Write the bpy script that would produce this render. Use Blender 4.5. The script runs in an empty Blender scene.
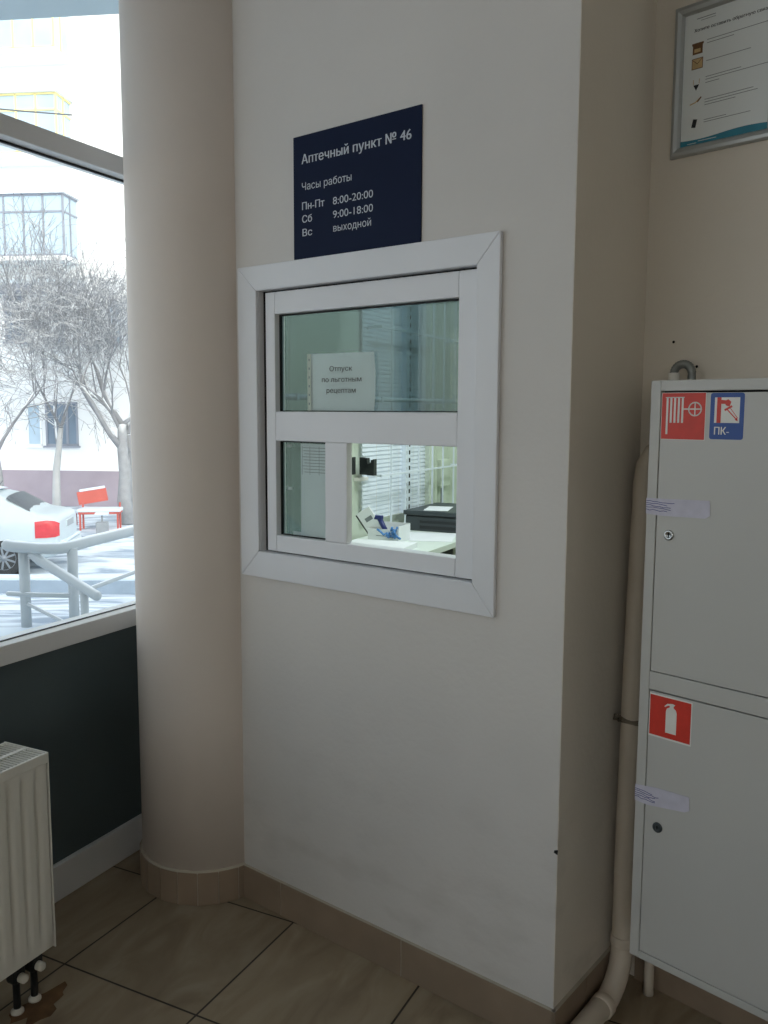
import bpy, bmesh, math, random
from mathutils import Vector, Matrix
from mathutils.geometry import interpolate_bezier
random.seed(7)
C = bpy.context.scene.collection
PI = math.pi

# ------------------------------------------------------------------ camera
F_PX = 876.06
PITCH, ROLL = math.radians(6.567), math.radians(-0.255)
EYE = Vector((0, 0, 1.5))
_c, _s = math.cos(PITCH), math.sin(PITCH)
_fw = Vector((0, _c, -_s)); _rt = Vector((1, 0, 0)); _dn = Vector((0, -_s, -_c))
RT = math.cos(ROLL) * _rt + math.sin(ROLL) * _dn
DN = -math.sin(ROLL) * _rt + math.cos(ROLL) * _dn
FW = _fw
cam_d = bpy.data.cameras.new('camera'); cam = bpy.data.objects.new('camera', cam_d); C.objects.link(cam)
cam_d.sensor_fit = 'VERTICAL'; cam_d.sensor_height = 32.0; cam_d.lens = F_PX / 1024 * 32.0
cam_d.clip_start = 0.02; cam_d.clip_end = 500
m = Matrix((RT, -DN, -FW)).transposed().to_4x4(); m.translation = EYE
cam.matrix_world = m
bpy.context.scene.camera = cam


def at(x, y, Y):
    """the point of the place seen at pixel x, y when it stands Y metres ahead"""
    d = RT * ((x - 384) / F_PX) + DN * ((y - 512) / F_PX) + FW
    return EYE + d * (Y / d.y)


# ------------------------------------------------------------------ materials
def lin(c):
    return tuple((v / 12.92 if v <= 0.04045 else ((v + 0.055) / 1.055) ** 2.4) for v in c)


def hx(s):
    return lin(tuple(int(s[i:i + 2], 16) / 255 for i in (0, 2, 4)))


def mat(name, col, rough=0.6, var=0.06, scale=6.0, bump=0.0, bscale=80.0, metal=0.0, spec=0.5, emit=0.0, detail=4.0):
    """principled material whose base colour is broken up by noise, with optional fine bump"""
    M = bpy.data.materials.new(name); M.use_nodes = True
    nt = M.node_tree; b = nt.nodes['Principled BSDF']
    b.inputs['Roughness'].default_value = rough; b.inputs['Metallic'].default_value = metal
    b.inputs['Specular IOR Level'].default_value = spec
    tc = nt.nodes.new('ShaderNodeTexCoord')
    n = nt.nodes.new('ShaderNodeTexNoise'); n.inputs['Scale'].default_value = scale; n.inputs['Detail'].default_value = detail
    nt.links.new(tc.outputs['Object'], n.inputs['Vector'])
    r = nt.nodes.new('ShaderNodeMapRange'); r.inputs['From Min'].default_value = 0.25; r.inputs['From Max'].default_value = 0.75
    r.inputs['To Min'].default_value = 1 - var; r.inputs['To Max'].default_value = 1 + var
    nt.links.new(n.outputs['Fac'], r.inputs['Value'])
    mx = nt.nodes.new('ShaderNodeVectorMath'); mx.operation = 'SCALE'
    mx.inputs[0].default_value = col[:3]
    nt.links.new(r.outputs['Result'], mx.inputs['Scale'])
    nt.links.new(mx.outputs['Vector'], b.inputs['Base Color'])
    if bump:
        n2 = nt.nodes.new('ShaderNodeTexNoise'); n2.inputs['Scale'].default_value = bscale; n2.inputs['Detail'].default_value = 3
        nt.links.new(tc.outputs['Object'], n2.inputs['Vector'])
        bp = nt.nodes.new('ShaderNodeBump'); bp.inputs['Strength'].default_value = bump; bp.inputs['Distance'].default_value = 0.004
        nt.links.new(n2.outputs['Fac'], bp.inputs['Height']); nt.links.new(bp.outputs['Normal'], b.inputs['Normal'])
    if emit:
        b.inputs['Emission Color'].default_value = (*col[:3], 1); b.inputs['Emission Strength'].default_value = emit
    return M


def glass(name, tint, boost=1.0, rough=0.0):
    M = bpy.data.materials.new(name); M.use_nodes = True
    nt = M.node_tree; nt.nodes.remove(nt.nodes['Principled BSDF']); out = nt.nodes['Material Output']
    t = nt.nodes.new('ShaderNodeBsdfTransparent'); t.inputs['Color'].default_value = (*tint, 1)
    g = nt.nodes.new('ShaderNodeBsdfGlossy'); g.inputs['Roughness'].default_value = rough
    g.inputs['Color'].default_value = (0.9, 0.97, 0.95, 1)
    fr = nt.nodes.new('ShaderNodeFresnel'); fr.inputs['IOR'].default_value = 1.5
    k = nt.nodes.new('ShaderNodeMath'); k.operation = 'MULTIPLY'; k.use_clamp = True; k.inputs[1].default_value = boost
    mx = nt.nodes.new('ShaderNodeMixShader')
    nt.links.new(fr.outputs['Fac'], k.inputs[0]); nt.links.new(k.outputs[0], mx.inputs['Fac'])
    nt.links.new(t.outputs[0], mx.inputs[1]); nt.links.new(g.outputs[0], mx.inputs[2]); nt.links.new(mx.outputs[0], out.inputs['Surface'])
    return M


def snow_mix(name, col, amount=0.35, rough=0.85, var=0.2, scale=5.0):
    """dark surface with snow lying on whatever faces up"""
    M = mat(name, col, rough, var, scale)
    nt = M.node_tree; b = nt.nodes['Principled BSDF']
    src = b.inputs['Base Color'].links[0].from_socket
    ge = nt.nodes.new('ShaderNodeNewGeometry'); sp = nt.nodes.new('ShaderNodeSeparateXYZ')
    nt.links.new(ge.outputs['Normal'], sp.inputs[0])
    r = nt.nodes.new('ShaderNodeMapRange'); r.inputs['From Min'].default_value = amount - 0.1; r.inputs['From Max'].default_value = amount + 0.15
    nt.links.new(sp.outputs['Z'], r.inputs['Value'])
    mx = nt.nodes.new('ShaderNodeMix'); mx.data_type = 'RGBA'
    nt.links.new(r.outputs['Result'], mx.inputs['Factor']); nt.links.new(src, mx.inputs['A'])
    mx.inputs['B'].default_value = (0.85, 0.9, 0.95, 1)
    nt.links.new(mx.outputs['Result'], b.inputs['Base Color'])
    return M


M_wall = mat('cool_white_wall_paint', hx('d6d2ce'), 0.75, 0.05, 2.2, 0.25, 60)
M_side = mat('warm_white_wall_paint', hx('dbd3c7'), 0.75, 0.05, 2.2, 0.25, 60)
M_column = mat('pinkish_column_paint', hx('dbd0c7'), 0.6, 0.035, 3.0, 0.15, 40)
M_ceil = mat('ceiling_paint', hx('e4e2de'), 0.8, 0.02)
M_dark = mat('dark_slate_panel', hx('515d61'), 0.55, 0.12, 1.6, spec=0.3)
M_white_alu = mat('white_window_profile', hx('dedfe0'), 0.4, 0.02, 3)
M_pvc = mat('white_hatch_profile', hx('e3e4e8'), 0.32, 0.02, 4)
M_gasket = mat('black_rubber_gasket', hx('15181a'), 0.6, 0.1)
M_rad = mat('white_radiator_enamel', hx('d9d7cf'), 0.4, 0.03, 4)
M_cab = mat('light_grey_cabinet_enamel', hx('c0bfbb'), 0.38, 0.025, 3.5, 0.05, 120)
M_navy = mat('navy_sign_film', hx('16203a'), 0.6, 0.06, 8, spec=0.12)
M_letter = mat('pale_lettering', hx('c6ccd4'), 0.6, 0.03)
M_red = mat('red_sticker_film', hx('d0382a'), 0.45, 0.08, 60)
M_blue = mat('blue_sticker_film', hx('1c4a96'), 0.4, 0.05, 30)
M_stick = mat('white_sticker_print', hx('e6e4de'), 0.5, 0.04, 40)
M_paper = mat('white_paper', hx('e9ebee'), 0.7, 0.03, 10)
M_ink = mat('black_print', hx('20242a'), 0.7, 0.1)
M_grey_ink = mat('grey_print', hx('7d8388'), 0.7, 0.1)
M_seal = mat('lilac_paper_seal', hx('c9c6d4'), 0.6, 0.08, 40)
M_pen = mat('blue_pen_ink', hx('3a3d86'), 0.6, 0.2, 80)
M_chrome = mat('chrome', hx('c2c4c4'), 0.22, 0.05, metal=1.0)
M_alu = mat('silver_aluminium', hx('b6babb'), 0.42, 0.03, 20, metal=0.75)
M_blackpl = mat('black_plastic', hx('1d2124'), 0.4, 0.08, 12)
M_darkgrey = mat('dark_grey_plastic', hx('3a4145'), 0.42, 0.06, 12)
M_pipe = mat('cream_pipe_plastic', hx('d0c4b4'), 0.5, 0.06, 7)
M_steel = mat('grey_flexible_steel', hx('8b8e8c'), 0.45, 0.15, 60, metal=0.5)
M_rust = mat('rusty_floor_stain', hx('6e5236'), 0.9, 0.4, 25)
M_wire = mat('twisted_wire', hx('8a7f70'), 0.6, 0.2, 40, metal=0.3)
M_hole = mat('dark_hole', hx('0d0d0d'), 0.9, 0.1)
M_green = mat('pale_green_paint', hx('d3dccb'), 0.7, 0.04, 3)
M_blind = mat('white_blind_slat', hx('e4ecf4'), 0.5, 0.02)
M_table = mat('pale_table_laminate', hx('dfe8e0'), 0.4, 0.03)
M_tile = None
M_teal = mat('teal_print', hx('2b7f96'), 0.5, 0.12, 30)
M_poster = mat('poster_sheet', hx('e0e5e5'), 0.35, 0.02, 8)
M_wmark = mat('faint_grey_watermark', hx('d2d9d8'), 0.4, 0.03, 8)
M_brown = mat('brown_icon_print', hx('6b4a2a'), 0.6, 0.15, 60)
M_tan = mat('tan_icon_print', hx('c4a87a'), 0.6, 0.15, 60)
M_glass = glass('clear_window_glass', (0.93, 0.97, 0.97), 1.3)
M_glass_hatch = glass('clear_hatch_glass', (0.86, 0.94, 0.93), 1.0)
M_glass_dim = glass('view_dimming_glass', (0.125, 0.165, 0.175), 1.3)  # made-up tint that dims the view into the pharmacy
M_sleeve = glass('clear_plastic_sleeve', (0.93, 0.95, 0.95), 1.2, 0.15)
# outside: haze and cool daylight are mixed into these colours
M_snow = mat('snow', hx('cfdde8'), 0.8, 0.05, 1.5, 0.4, 12)
M_facade = mat('white_facade_render', hx('eef3f7'), 0.8, 0.03, 0.6)
M_plinth = mat('mauve_plinth_brick', hx('a39aa6'), 0.85, 0.12, 1.2)
M_yellow = mat('sunlit_yellow_balcony_paint', hx('f6e9a8'), 0.7, 0.1, 2)  # yellow paint with the sunlight of the upper floors tinted in
M_balgrey = mat('grey_balcony_frame', hx('8f97a6'), 0.6, 0.1, 2)
M_pane = mat('pale_blue_pane', hx('b5cde0'), 0.15, 0.12, 0.9)
M_panedark = mat('dark_blue_pane', hx('6f8296'), 0.2, 0.25, 1.2)
M_bark = snow_mix('snowy_bark', hx('83878d'), 0.45)
M_trunk = snow_mix('grey_trunk', hx('8d9196'), 0.75)
M_limed = mat('limewashed_trunk', hx('b6babd'), 0.9, 0.08, 4)
M_rail = snow_mix('frosted_grey_rail_paint', hx('b3bbc0'), 0.8, 0.5, 0.06)
M_carwhite = mat('white_car_paint', hx('bccad0'), 0.3, 0.03, 2)
M_carglass = snow_mix('snow_flecked_dark_glass', hx('3b4650'), 0.95, 0.3, 0.3)
M_tail = mat('red_tail_light', hx('c43a44'), 0.25, 0.15, 12)
M_tyre = mat('tyre_rubber', hx('2c3034'), 0.8, 0.2, 8)
M_rim = mat('alloy_rim', hx('8b949c'), 0.4, 0.1, 8, metal=0.4)
M_plate = mat('grey_number_plate', hx('9aa2a8'), 0.5, 0.1, 20)
M_benchred = mat('red_bench_paint', hx('b8584e'), 0.6, 0.1, 4)
M_bin = mat('grey_concrete_bin', hx('8f969c'), 0.9, 0.12, 8)
M_kerb = mat('blue_grey_kerb', hx('93a3b2'), 0.9, 0.1, 3)
M_canopy = mat('pale_blue_canopy_soffit', hx('b8c8d2'), 0.6, 0.04, 2)
M_cable = mat('dark_cable', hx('5a6068'), 0.7, 0.1)
M_navypen = mat('navy_plastic', hx('1f2c6b'), 0.35, 0.1)
M_bluefoil = mat('blue_crumpled_film', hx('4f86c4'), 0.35, 0.3, 40)
M_warm = mat('warm_white_plastic', hx('dfdbd0'), 0.5, 0.03)


def floor_mat():
    M = bpy.data.materials.new('beige_marbled_floor_tile'); M.use_nodes = True
    nt = M.node_tree; b = nt.nodes['Principled BSDF']; L = nt.links
    tc = nt.nodes.new('ShaderNodeTexCoord')
    br = nt.nodes.new('ShaderNodeTexBrick'); br.offset = 0.0; br.squash = 1.0
    for k, v in (('Scale', 1.0), ('Brick Width', 0.449), ('Row Height', 0.449), ('Mortar Size', 0.0032), ('Mortar Smooth', 0.2), ('Bias', 0.0)):
        br.inputs[k].default_value = v
    br.inputs['Color1'].default_value = (0.92, 0.92, 0.92, 1); br.inputs['Color2'].default_value = (1.06, 1.05, 1.03, 1)
    br.inputs['Mortar'].default_value = (0.10, 0.09, 0.08, 1)
    L.new(tc.outputs['Object'], br.inputs['Vector'])
    n = nt.nodes.new('ShaderNodeTexNoise'); n.inputs['Scale'].default_value = 3.2; n.inputs['Detail'].default_value = 6; n.inputs['Distortion'].default_value = 1.6
    mp = nt.nodes.new('ShaderNodeMapping'); mp.inputs['Scale'].default_value = (1.0, 2.4, 1); mp.inputs['Rotation'].default_value = (0, 0, 0.5)
    L.new(tc.outputs['Object'], mp.inputs[0]); L.new(mp.outputs[0], n.inputs['Vector'])
    cr = nt.nodes.new('ShaderNodeValToRGB'); e = cr.color_ramp.elements
    e[0].position = 0.3; e[0].color = (*hx('8a7964'), 1); e[1].position = 0.7; e[1].color = (*hx('a89a84'), 1)
    x = cr.color_ramp.elements.new(0.5); x.color = (*hx('9a8a73'), 1)
    L.new(n.outputs['Fac'], cr.inputs['Fac'])
    mu = nt.nodes.new('ShaderNodeMix'); mu.data_type = 'RGBA'; mu.blend_type = 'MULTIPLY'; mu.inputs['Factor'].default_value = 1.0
    L.new(cr.outputs['Color'], mu.inputs['A']); L.new(br.outputs['Color'], mu.inputs['B'])
    L.new(mu.outputs['Result'], b.inputs['Base Color'])
    b.inputs['Roughness'].default_value = 0.42
    bp = nt.nodes.new('ShaderNodeBump'); bp.invert = True; bp.inputs['Strength'].default_value = 0.5; bp.inputs['Distance'].default_value = 0.003
    L.new(br.outputs['Fac'], bp.inputs['Height']); L.new(bp.outputs['Normal'], b.inputs['Normal'])
    return M


def dirty_wall(M, strength=0.35):
    """scuffs: the paint grows darker in patches low on the wall"""
    nt = M.node_tree; b = nt.nodes['Principled BSDF']; L = nt.links
    src = b.inputs['Base Color'].links[0].from_socket
    tc = nt.nodes.new('ShaderNodeTexCoord'); sp = nt.nodes.new('ShaderNodeSeparateXYZ'); L.new(tc.outputs['Object'], sp.inputs[0])
    mr = nt.nodes.new('ShaderNodeMapRange'); mr.inputs['From Min'].default_value = 0.0; mr.inputs['From Max'].default_value = 0.75
    mr.inputs['To Min'].default_value = 1.0; mr.inputs['To Max'].default_value = 0.0
    L.new(sp.outputs['Z'], mr.inputs['Value'])
    n = nt.nodes.new('ShaderNodeTexNoise'); n.inputs['Scale'].default_value = 5; n.inputs['Detail'].default_value = 8
    mp = nt.nodes.new('ShaderNodeMapping'); mp.inputs['Scale'].default_value = (1.0, 1, 2.2); L.new(tc.outputs['Object'], mp.inputs[0]); L.new(mp.outputs[0], n.inputs['Vector'])
    r2 = nt.nodes.new('ShaderNodeMapRange'); r2.inputs['From Min'].default_value = 0.5; r2.inputs['From Max'].default_value = 0.8
    L.new(n.outputs['Fac'], r2.inputs['Value'])
    k = nt.nodes.new('ShaderNodeMath'); k.operation = 'MULTIPLY'; L.new(mr.outputs[0], k.inputs[0]); L.new(r2.outputs[0], k.inputs[1])
    k2 = nt.nodes.new('ShaderNodeMath'); k2.operation = 'MULTIPLY'; k2.inputs[1].default_value = strength; L.new(k.outputs[0], k2.inputs[0])
    mx = nt.nodes.new('ShaderNodeMix'); mx.data_type = 'RGBA'; L.new(k2.outputs[0], mx.inputs['Factor']); L.new(src, mx.inputs['A'])
    mx.inputs['B'].default_value = (*hx('8f867a'), 1)
    L.new(mx.outputs['Result'], b.inputs['Base Color'])


dirty_wall(M_wall); dirty_wall(M_side, 0.5)
M_floor = floor_mat()


def tile_mat(name, col):
    return mat(name, col, 0.4, 0.12, 9, detail=6)


M_skirt = tile_mat('brown_beige_skirting_tile', hx('93816f'))
M_grout = mat('pale_grout', hx('b9b0a0'), 0.9, 0.05)

# ------------------------------------------------------------------ mesh builder
class MB:
    def __init__(s):
        s.v = []; s.f = []; s.mi = []; s.sm = []

    def add(s, vs, fs, mi=0, smooth=False):
        o = len(s.v); s.v += [tuple(p) for p in vs]
        for f in fs:
            s.f.append([i + o for i in f]); s.mi.append(mi); s.sm.append(smooth)
        return s

    def box(s, x0, x1, y0, y1, z0, z1, mi=0, M=None, b=0.0):
        if b:
            b = min(b, 0.49 * min(abs(x1 - x0), abs(y1 - y0), abs(z1 - z0)))
            bm = bmesh.new(); bmesh.ops.create_cube(bm, size=1)
            for v in bm.verts:
                v.co = Vector(((x0 + x1) / 2 + v.co.x * (x1 - x0), (y0 + y1) / 2 + v.co.y * (y1 - y0), (z0 + z1) / 2 + v.co.z * (z1 - z0)))
            bmesh.ops.bevel(bm, geom=bm.edges[:], offset=b, segments=2, profile=0.6, affect='EDGES')
            bm.verts.index_update()
            vs = [v.co.copy() for v in bm.verts]; fs = [[v.index for v in f.verts] for f in bm.faces]; bm.free()
        else:
            vs = [Vector(p) for p in ((x0, y0, z0), (x1, y0, z0), (x1, y1, z0), (x0, y1, z0), (x0, y0, z1), (x1, y0, z1), (x1, y1, z1), (x0, y1, z1))]
            fs = [(0, 3, 2, 1), (4, 5, 6, 7), (0, 1, 5, 4), (1, 2, 6, 5), (2, 3, 7, 6), (3, 0, 4, 7)]
        if M is not None: vs = [M @ p for p in vs]
        return s.add(vs, fs, mi)

    def prism(s, pts, z0, z1, mi=0, M=None):
        """polygon in x, y raised from z0 to z1"""
        n = len(pts)
        a = sum(pts[i][0] * pts[(i + 1) % n][1] - pts[(i + 1) % n][0] * pts[i][1] for i in range(n))
        if a < 0: pts = pts[::-1]
        vs = [Vector((p[0], p[1], z0)) for p in pts] + [Vector((p[0], p[1], z1)) for p in pts]
        if M is not None: vs = [M @ p for p in vs]
        fs = [list(range(n))[::-1], list(range(n, 2 * n))] + [[i, (i + 1) % n, n + (i + 1) % n, n + i] for i in range(n)]
        return s.add(vs, fs, mi)

    def plate(s, pts, y, t, mi=0, M=None):
        """polygon in x, z standing upright: front face at y - t, back at y"""
        n = len(pts)
        a = sum(pts[i][0] * pts[(i + 1) % n][1] - pts[(i + 1) % n][0] * pts[i][1] for i in range(n))
        if a < 0: pts = pts[::-1]
        vs = [Vector((p[0], y - t, p[1])) for p in pts] + [Vector((p[0], y, p[1])) for p in pts]
        if M is not None: vs = [M @ p for p in vs]
        fs = [list(range(n)), list(range(n, 2 * n))[::-1]] + [[(i + 1) % n, i, n + i, n + (i + 1) % n] for i in range(n)]
        return s.add(vs, fs, mi)

    def rect(s, x0, x1, z0, z1, y, t=0.0004, mi=0):
        return s.plate([(x0, z0), (x1, z0), (x1, z1), (x0, z1)], y, t, mi)

    def line(s, pts, w, y, t=0.0004, mi=0):
        for (a, b) in zip(pts, pts[1:]):
            d = Vector((b[0] - a[0], b[1] - a[1])); L = d.length
            if L < 1e-9: continue
            d /= L; nn = Vector((-d.y, d.x)) * w / 2; e = d * w * 0.3
            q = [Vector(a) - e - nn, Vector(b) + e - nn, Vector(b) + e + nn, Vector(a) - e + nn]
            s.plate([tuple(p) for p in q], y, t, mi)
        return s

    def tube(s, pts, r, n=12, mi=0, cap=True, rs=None):
        pts = [Vector(p) for p in pts]; k = len(pts); rings = []
        up = None; vs = []
        for i, p in enumerate(pts):
            t = (pts[min(i + 1, k - 1)] - pts[max(i - 1, 0)]).normalized()
            if up is None:
                up = Vector((0, 0, 1)) if abs(t.z) < 0.9 else Vector((1, 0, 0))
            a = t.cross(up)
            if a.length < 1e-6: a = t.orthogonal()
            a.normalize(); bb = a.cross(t).normalized(); up = bb
            rr = rs[i] if rs else r
            vs += [p + a * (math.cos(2 * PI * j / n) * rr) + bb * (math.sin(2 * PI * j / n) * rr) for j in range(n)]
        fs = []
        for i in range(k - 1):
            for j in range(n):
                fs.append([i * n + j, i * n + (j + 1) % n, (i + 1) * n + (j + 1) % n, (i + 1) * n + j])
        s.add(vs, fs, mi, True)
        if cap:
            o = len(s.v) - len(vs)
            s.f.append([o + j for j in range(n)][::-1]); s.mi.append(mi); s.sm.append(False)
            s.f.append([o + (k - 1) * n + j for j in range(n)]); s.mi.append(mi); s.sm.append(False)
        return s

    def lathe(s, prof, n=24, mi=0, M=None, smooth=True, arc=(0, 2 * PI)):
        """profile of (radius, height) turned about z"""
        vs = []; k = len(prof)
        for (r, z) in prof:
            for j in range(n):
                a = arc[0] + (arc[1] - arc[0]) * j / n
                vs.append(Vector((r * math.cos(a), r * math.sin(a), z)))
        if M is not None: vs = [M @ p for p in vs]
        fs = []
        for i in range(k - 1):
            for j in range(n):
                fs.append([i * n + j, i * n + (j + 1) % n, (i + 1) * n + (j + 1) % n, (i + 1) * n + j])
        s.add(vs, fs, mi, smooth)
        o = len(s.v) - len(vs)
        if prof[0][0] > 1e-6: s.f.append([o + j for j in range(n)][::-1]); s.mi.append(mi); s.sm.append(False)
        if prof[-1][0] > 1e-6: s.f.append([o + (k - 1) * n + j for j in range(n)]); s.mi.append(mi); s.sm.append(False)
        return s

    def text(s, body, x, z, size, y, t=0.0004, mi=0, bold=0.0, width=None, align='LEFT'):
        """lettering in the x, z plane; size is the height of a capital, bold widens every stroke"""
        cu = bpy.data.curves.new('lettering_curve', 'FONT'); cu.body = body; cu.size = 1.0
        ob = bpy.data.objects.new('lettering_curve', cu); C.objects.link(ob)
        dg = bpy.context.evaluated_depsgraph_get(); dg.update()
        cv = ob.evaluated_get(dg).to_curve(dg)
        conts = []
        for sp in cv.splines:
            bp = sp.bezier_points; n = len(bp); q = []
            for i in range(n):
                p0, p1 = bp[i], bp[(i + 1) % n]
                straight = (p0.handle_right - p0.co).cross(p1.co - p0.co).length < 1e-5 and (p1.handle_left - p1.co).cross(p1.co - p0.co).length < 1e-5
                if straight: q.append(p0.co.xy.copy())
                else: q += [v.xy.copy() for v in interpolate_bezier(p0.co, p0.handle_right, p1.handle_left, p1.co, 5)[:-1]]
            r = []
            for p in q:
                if not r or (p - r[-1]).length > 1e-5: r.append(p)
            if len(r) > 2 and (r[0] - r[-1]).length < 1e-5: r.pop()
            if len(r) > 2: conts.append(r)
        ob.to_curve_clear(); bpy.data.objects.remove(ob); bpy.data.curves.remove(cu)
        # scan each outline row by row (non-zero winding), so overlapping outlines of one letter join up
        ys = [p.y for q in conts for p in q]; lo, hi = min(ys), max(ys); dy = 0.727 / 44; nrow = int((hi - lo) / dy) + 1
        xs = [p.x for q in conts for p in q]; x0, x1 = min(xs) - bold, max(xs) + bold
        k = size / 0.727
        kx = k if width is None else width / (x1 - x0)
        ox = x if align == 'LEFT' else x - (x1 - x0) * kx / 2
        spans = []
        for i in range(nrow):
            yy = lo + (i + .5) * dy; ev = []
            for q in conts:
                for j in range(len(q)):
                    a, b = q[j - 1], q[j]
                    if (a.y > yy) != (b.y > yy): ev.append((a.x + (b.x - a.x) * (yy - a.y) / (b.y - a.y), 1 if b.y > a.y else -1))
            ev.sort(); wn = 0; row = []
            for (xx, dwn) in ev:
                if wn == 0: st = xx
                wn += dwn
                if wn == 0:
                    if row and st - bold <= row[-1][1]: row[-1][1] = xx + bold
                    else: row.append([st - bold, xx + bold])
            spans.append(row)
        for i, row in enumerate(spans):
            za, zb = z + (lo + i * dy) * k, z + (lo + (i + 1) * dy) * k
            for (xa, xb) in row:
                xa, xb = ox + (xa - x0) * kx, ox + (xb - x0) * kx
                s.add([Vector((xa, y - t, za)), Vector((xb, y - t, za)), Vector((xb, y - t, zb)), Vector((xa, y - t, zb))], [(0, 1, 2, 3)], mi)
        return s

    def build(s, name, mats, parent=None, loc=None, rot=0.0, bevel=0.0, fix=False):
        me = bpy.data.meshes.new(name); me.from_pydata(s.v, [], s.f)
        if not isinstance(mats, (list, tuple)): mats = [mats]
        for mm in mats: me.materials.append(mm)
        for p, i, sm in zip(me.polygons, s.mi, s.sm):
            p.material_index = i; p.use_smooth = sm
        if fix:
            bm = bmesh.new(); bm.from_mesh(me); bmesh.ops.recalc_face_normals(bm, faces=bm.faces[:]); bm.to_mesh(me); bm.free()
        me.update()
        o = bpy.data.objects.new(name, me); C.objects.link(o)
        if parent is not None: o.parent = parent
        if loc is not None: o.location = loc; o.rotation_euler = (0, 0, rot)
        if bevel:
            md = o.modifiers.new('bevel', 'BEVEL'); md.width = bevel; md.segments = 2; md.limit_method = 'ANGLE'; md.angle_limit = 0.6
        return o


def thing(name, label, cat, loc=(0, 0, 0), rot=0.0, group=None):
    o = bpy.data.objects.new(name, None); C.objects.link(o); o.empty_display_size = 0.1
    o.location = loc; o.rotation_euler = (0, 0, rot)
    o['label'] = label; o['category'] = cat
    if group: o['group'] = group
    return o


def tag(o, label, cat, group=None, kind=None):
    o['label'] = label; o['category'] = cat
    if group: o['group'] = group
    if kind: o['kind'] = kind
    return o


def struct(o):
    o['kind'] = 'structure'; return o


# ------------------------------------------------------------------ frames of the place (x along a wall, y into it, z up)
A_M = math.radians(51.42)     # hatch wall
uM = Vector((math.sin(A_M), -math.cos(A_M), 0)); yM = Vector((math.cos(A_M), math.sin(A_M), 0))
OM = Vector((-0.430, 2.577, 0)); RM = math.atan2(uM.y, uM.x)
A_C = math.radians(44.23)     # cabinet wall
uC = Vector((math.sin(A_C), -math.cos(A_C), 0)); yC = Vector((math.cos(A_C), math.sin(A_C), 0))
OC = Vector((0.567, 1.881, 0)); RC = math.atan2(uC.y, uC.x)
A_W = math.radians(26.65)     # window wall
uW = Vector((math.sin(A_W), math.cos(A_W), 0)); yW = Vector((-math.cos(A_W), math.sin(A_W), 0))
OW = Vector((-1.809, 0.908, 0)); RW = math.atan2(uW.y, uW.x)


def PM(x, y, z=0): return OM + uM * x + yM * y + Vector((0, 0, z))
def PC(x, y, z=0): return OC + uC * x + yC * y + Vector((0, 0, z))
def PW(x, y, z=0): return OW + uW * x + yW * y + Vector((0, 0, z))


CEIL = 3.0
# ------------------------------------------------------------------ floor, ceiling
# hall and pharmacy share one slab; its own axes follow the tile joints
fo = PW(1.605, -0.251, 0)
hall = [PW(5.05, .15), PW(-3.6, .15), PW(-3.6, -5.2), PC(2.75, .35), PC(-.1, .42), PW(5.05, -3.2)]
inv = Matrix.Rotation(-RW, 4, 'Z') @ Matrix.Translation(-fo)
pl = [tuple((inv @ p).xy) for p in hall]
struct(MB().prism(pl, -0.12, 0).build('floor', M_floor, None, fo, RW))
struct(MB().prism(pl, CEIL, CEIL + .15).build('ceiling', M_ceil, None, fo, RW))

# ------------------------------------------------------------------ hatch wall (wall_front), with its hole
HX0, HX1, HZ0, HZ1 = 0.084, 0.8392, 1.0828, 1.8452
w = MB()
w.box(-.505, HX0, 0, .10, 0, CEIL); w.box(HX1, 1.0640, 0, .10, 0, CEIL)
w.box(HX0, HX1, 0, .10, 0, HZ0); w.box(HX0, HX1, 0, .10, HZ1, CEIL)
struct(w.build('wall_front', M_wall, None, OM, RM))
struct(MB().box(.955, 1.0655, .0006, .40, 0, CEIL).build('wall_side', M_side, None, OM, RM))
struct(MB().box(-.215, 2.75, .292, .36, 0, CEIL).build('wall_right', M_side, None, OC, RC))
# tiled skirting of the hatch wall and of the side face
sk = MB()
for (a, b) in ((-.02, .1685), (.1715, .6205), (.6235, 1.0735)):
    sk.box(a, b, -.010, 0, 0.001, .104, 0)
sk.box(-.02, 1.073, -.0085, 0, 0.001, .1055, 1)
struct(sk.build('baseboard_front', [M_skirt, M_grout], None, OM, RM))
sk = MB(); sk.box(1.0655, 1.0755, -.010, .155, 0.001, .104, 0); sk.box(1.0655, 1.0755, .158, .385, 0.001, .104, 0); sk.box(1.0655, 1.074, -.009, .385, 0.001, .1055, 1)
struct(sk.build('baseboard_side', [M_skirt, M_grout], None, OM, RM))

sk = MB(); sk.box(-.14, 2.74, .283, .2918, 0.001, .104, 0); sk.box(-.14, 2.74, .2845, .2918, .104, .1055, 1)
struct(sk.build('baseboard_right', [M_skirt, M_grout], None, OC, RC))

# ------------------------------------------------------------------ round column and its tile ring
cc = Vector((-0.5677, 2.735, 0))
pr = [(0.2125, z) for z in (0.10, 0.6, 0.605, 1.2, 2.0, CEIL)]
struct(MB().lathe(pr, 96).build('column', M_column, None, cc, 0))
rg = MB(); N = 22
for j in range(N):
    a0 = 2 * PI * j / N + .006; a1 = 2 * PI * (j + 1) / N - .006; ro, ri = 0.2225, 0.211
    q = [(ri * math.cos(a0), ri * math.sin(a0)), (ro * math.cos(a0), ro * math.sin(a0)), (ro * math.cos(a1), ro * math.sin(a1)), (ri * math.cos(a1), ri * math.sin(a1))]
    rg.prism(q, .001, .104, 0)
rg.lathe([(.2198, .001), (.2198, .106), (.2115, .109)], 44, 1)
struct(rg.build('baseboard_column', [M_skirt, M_grout], None, cc, -0.4))

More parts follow.
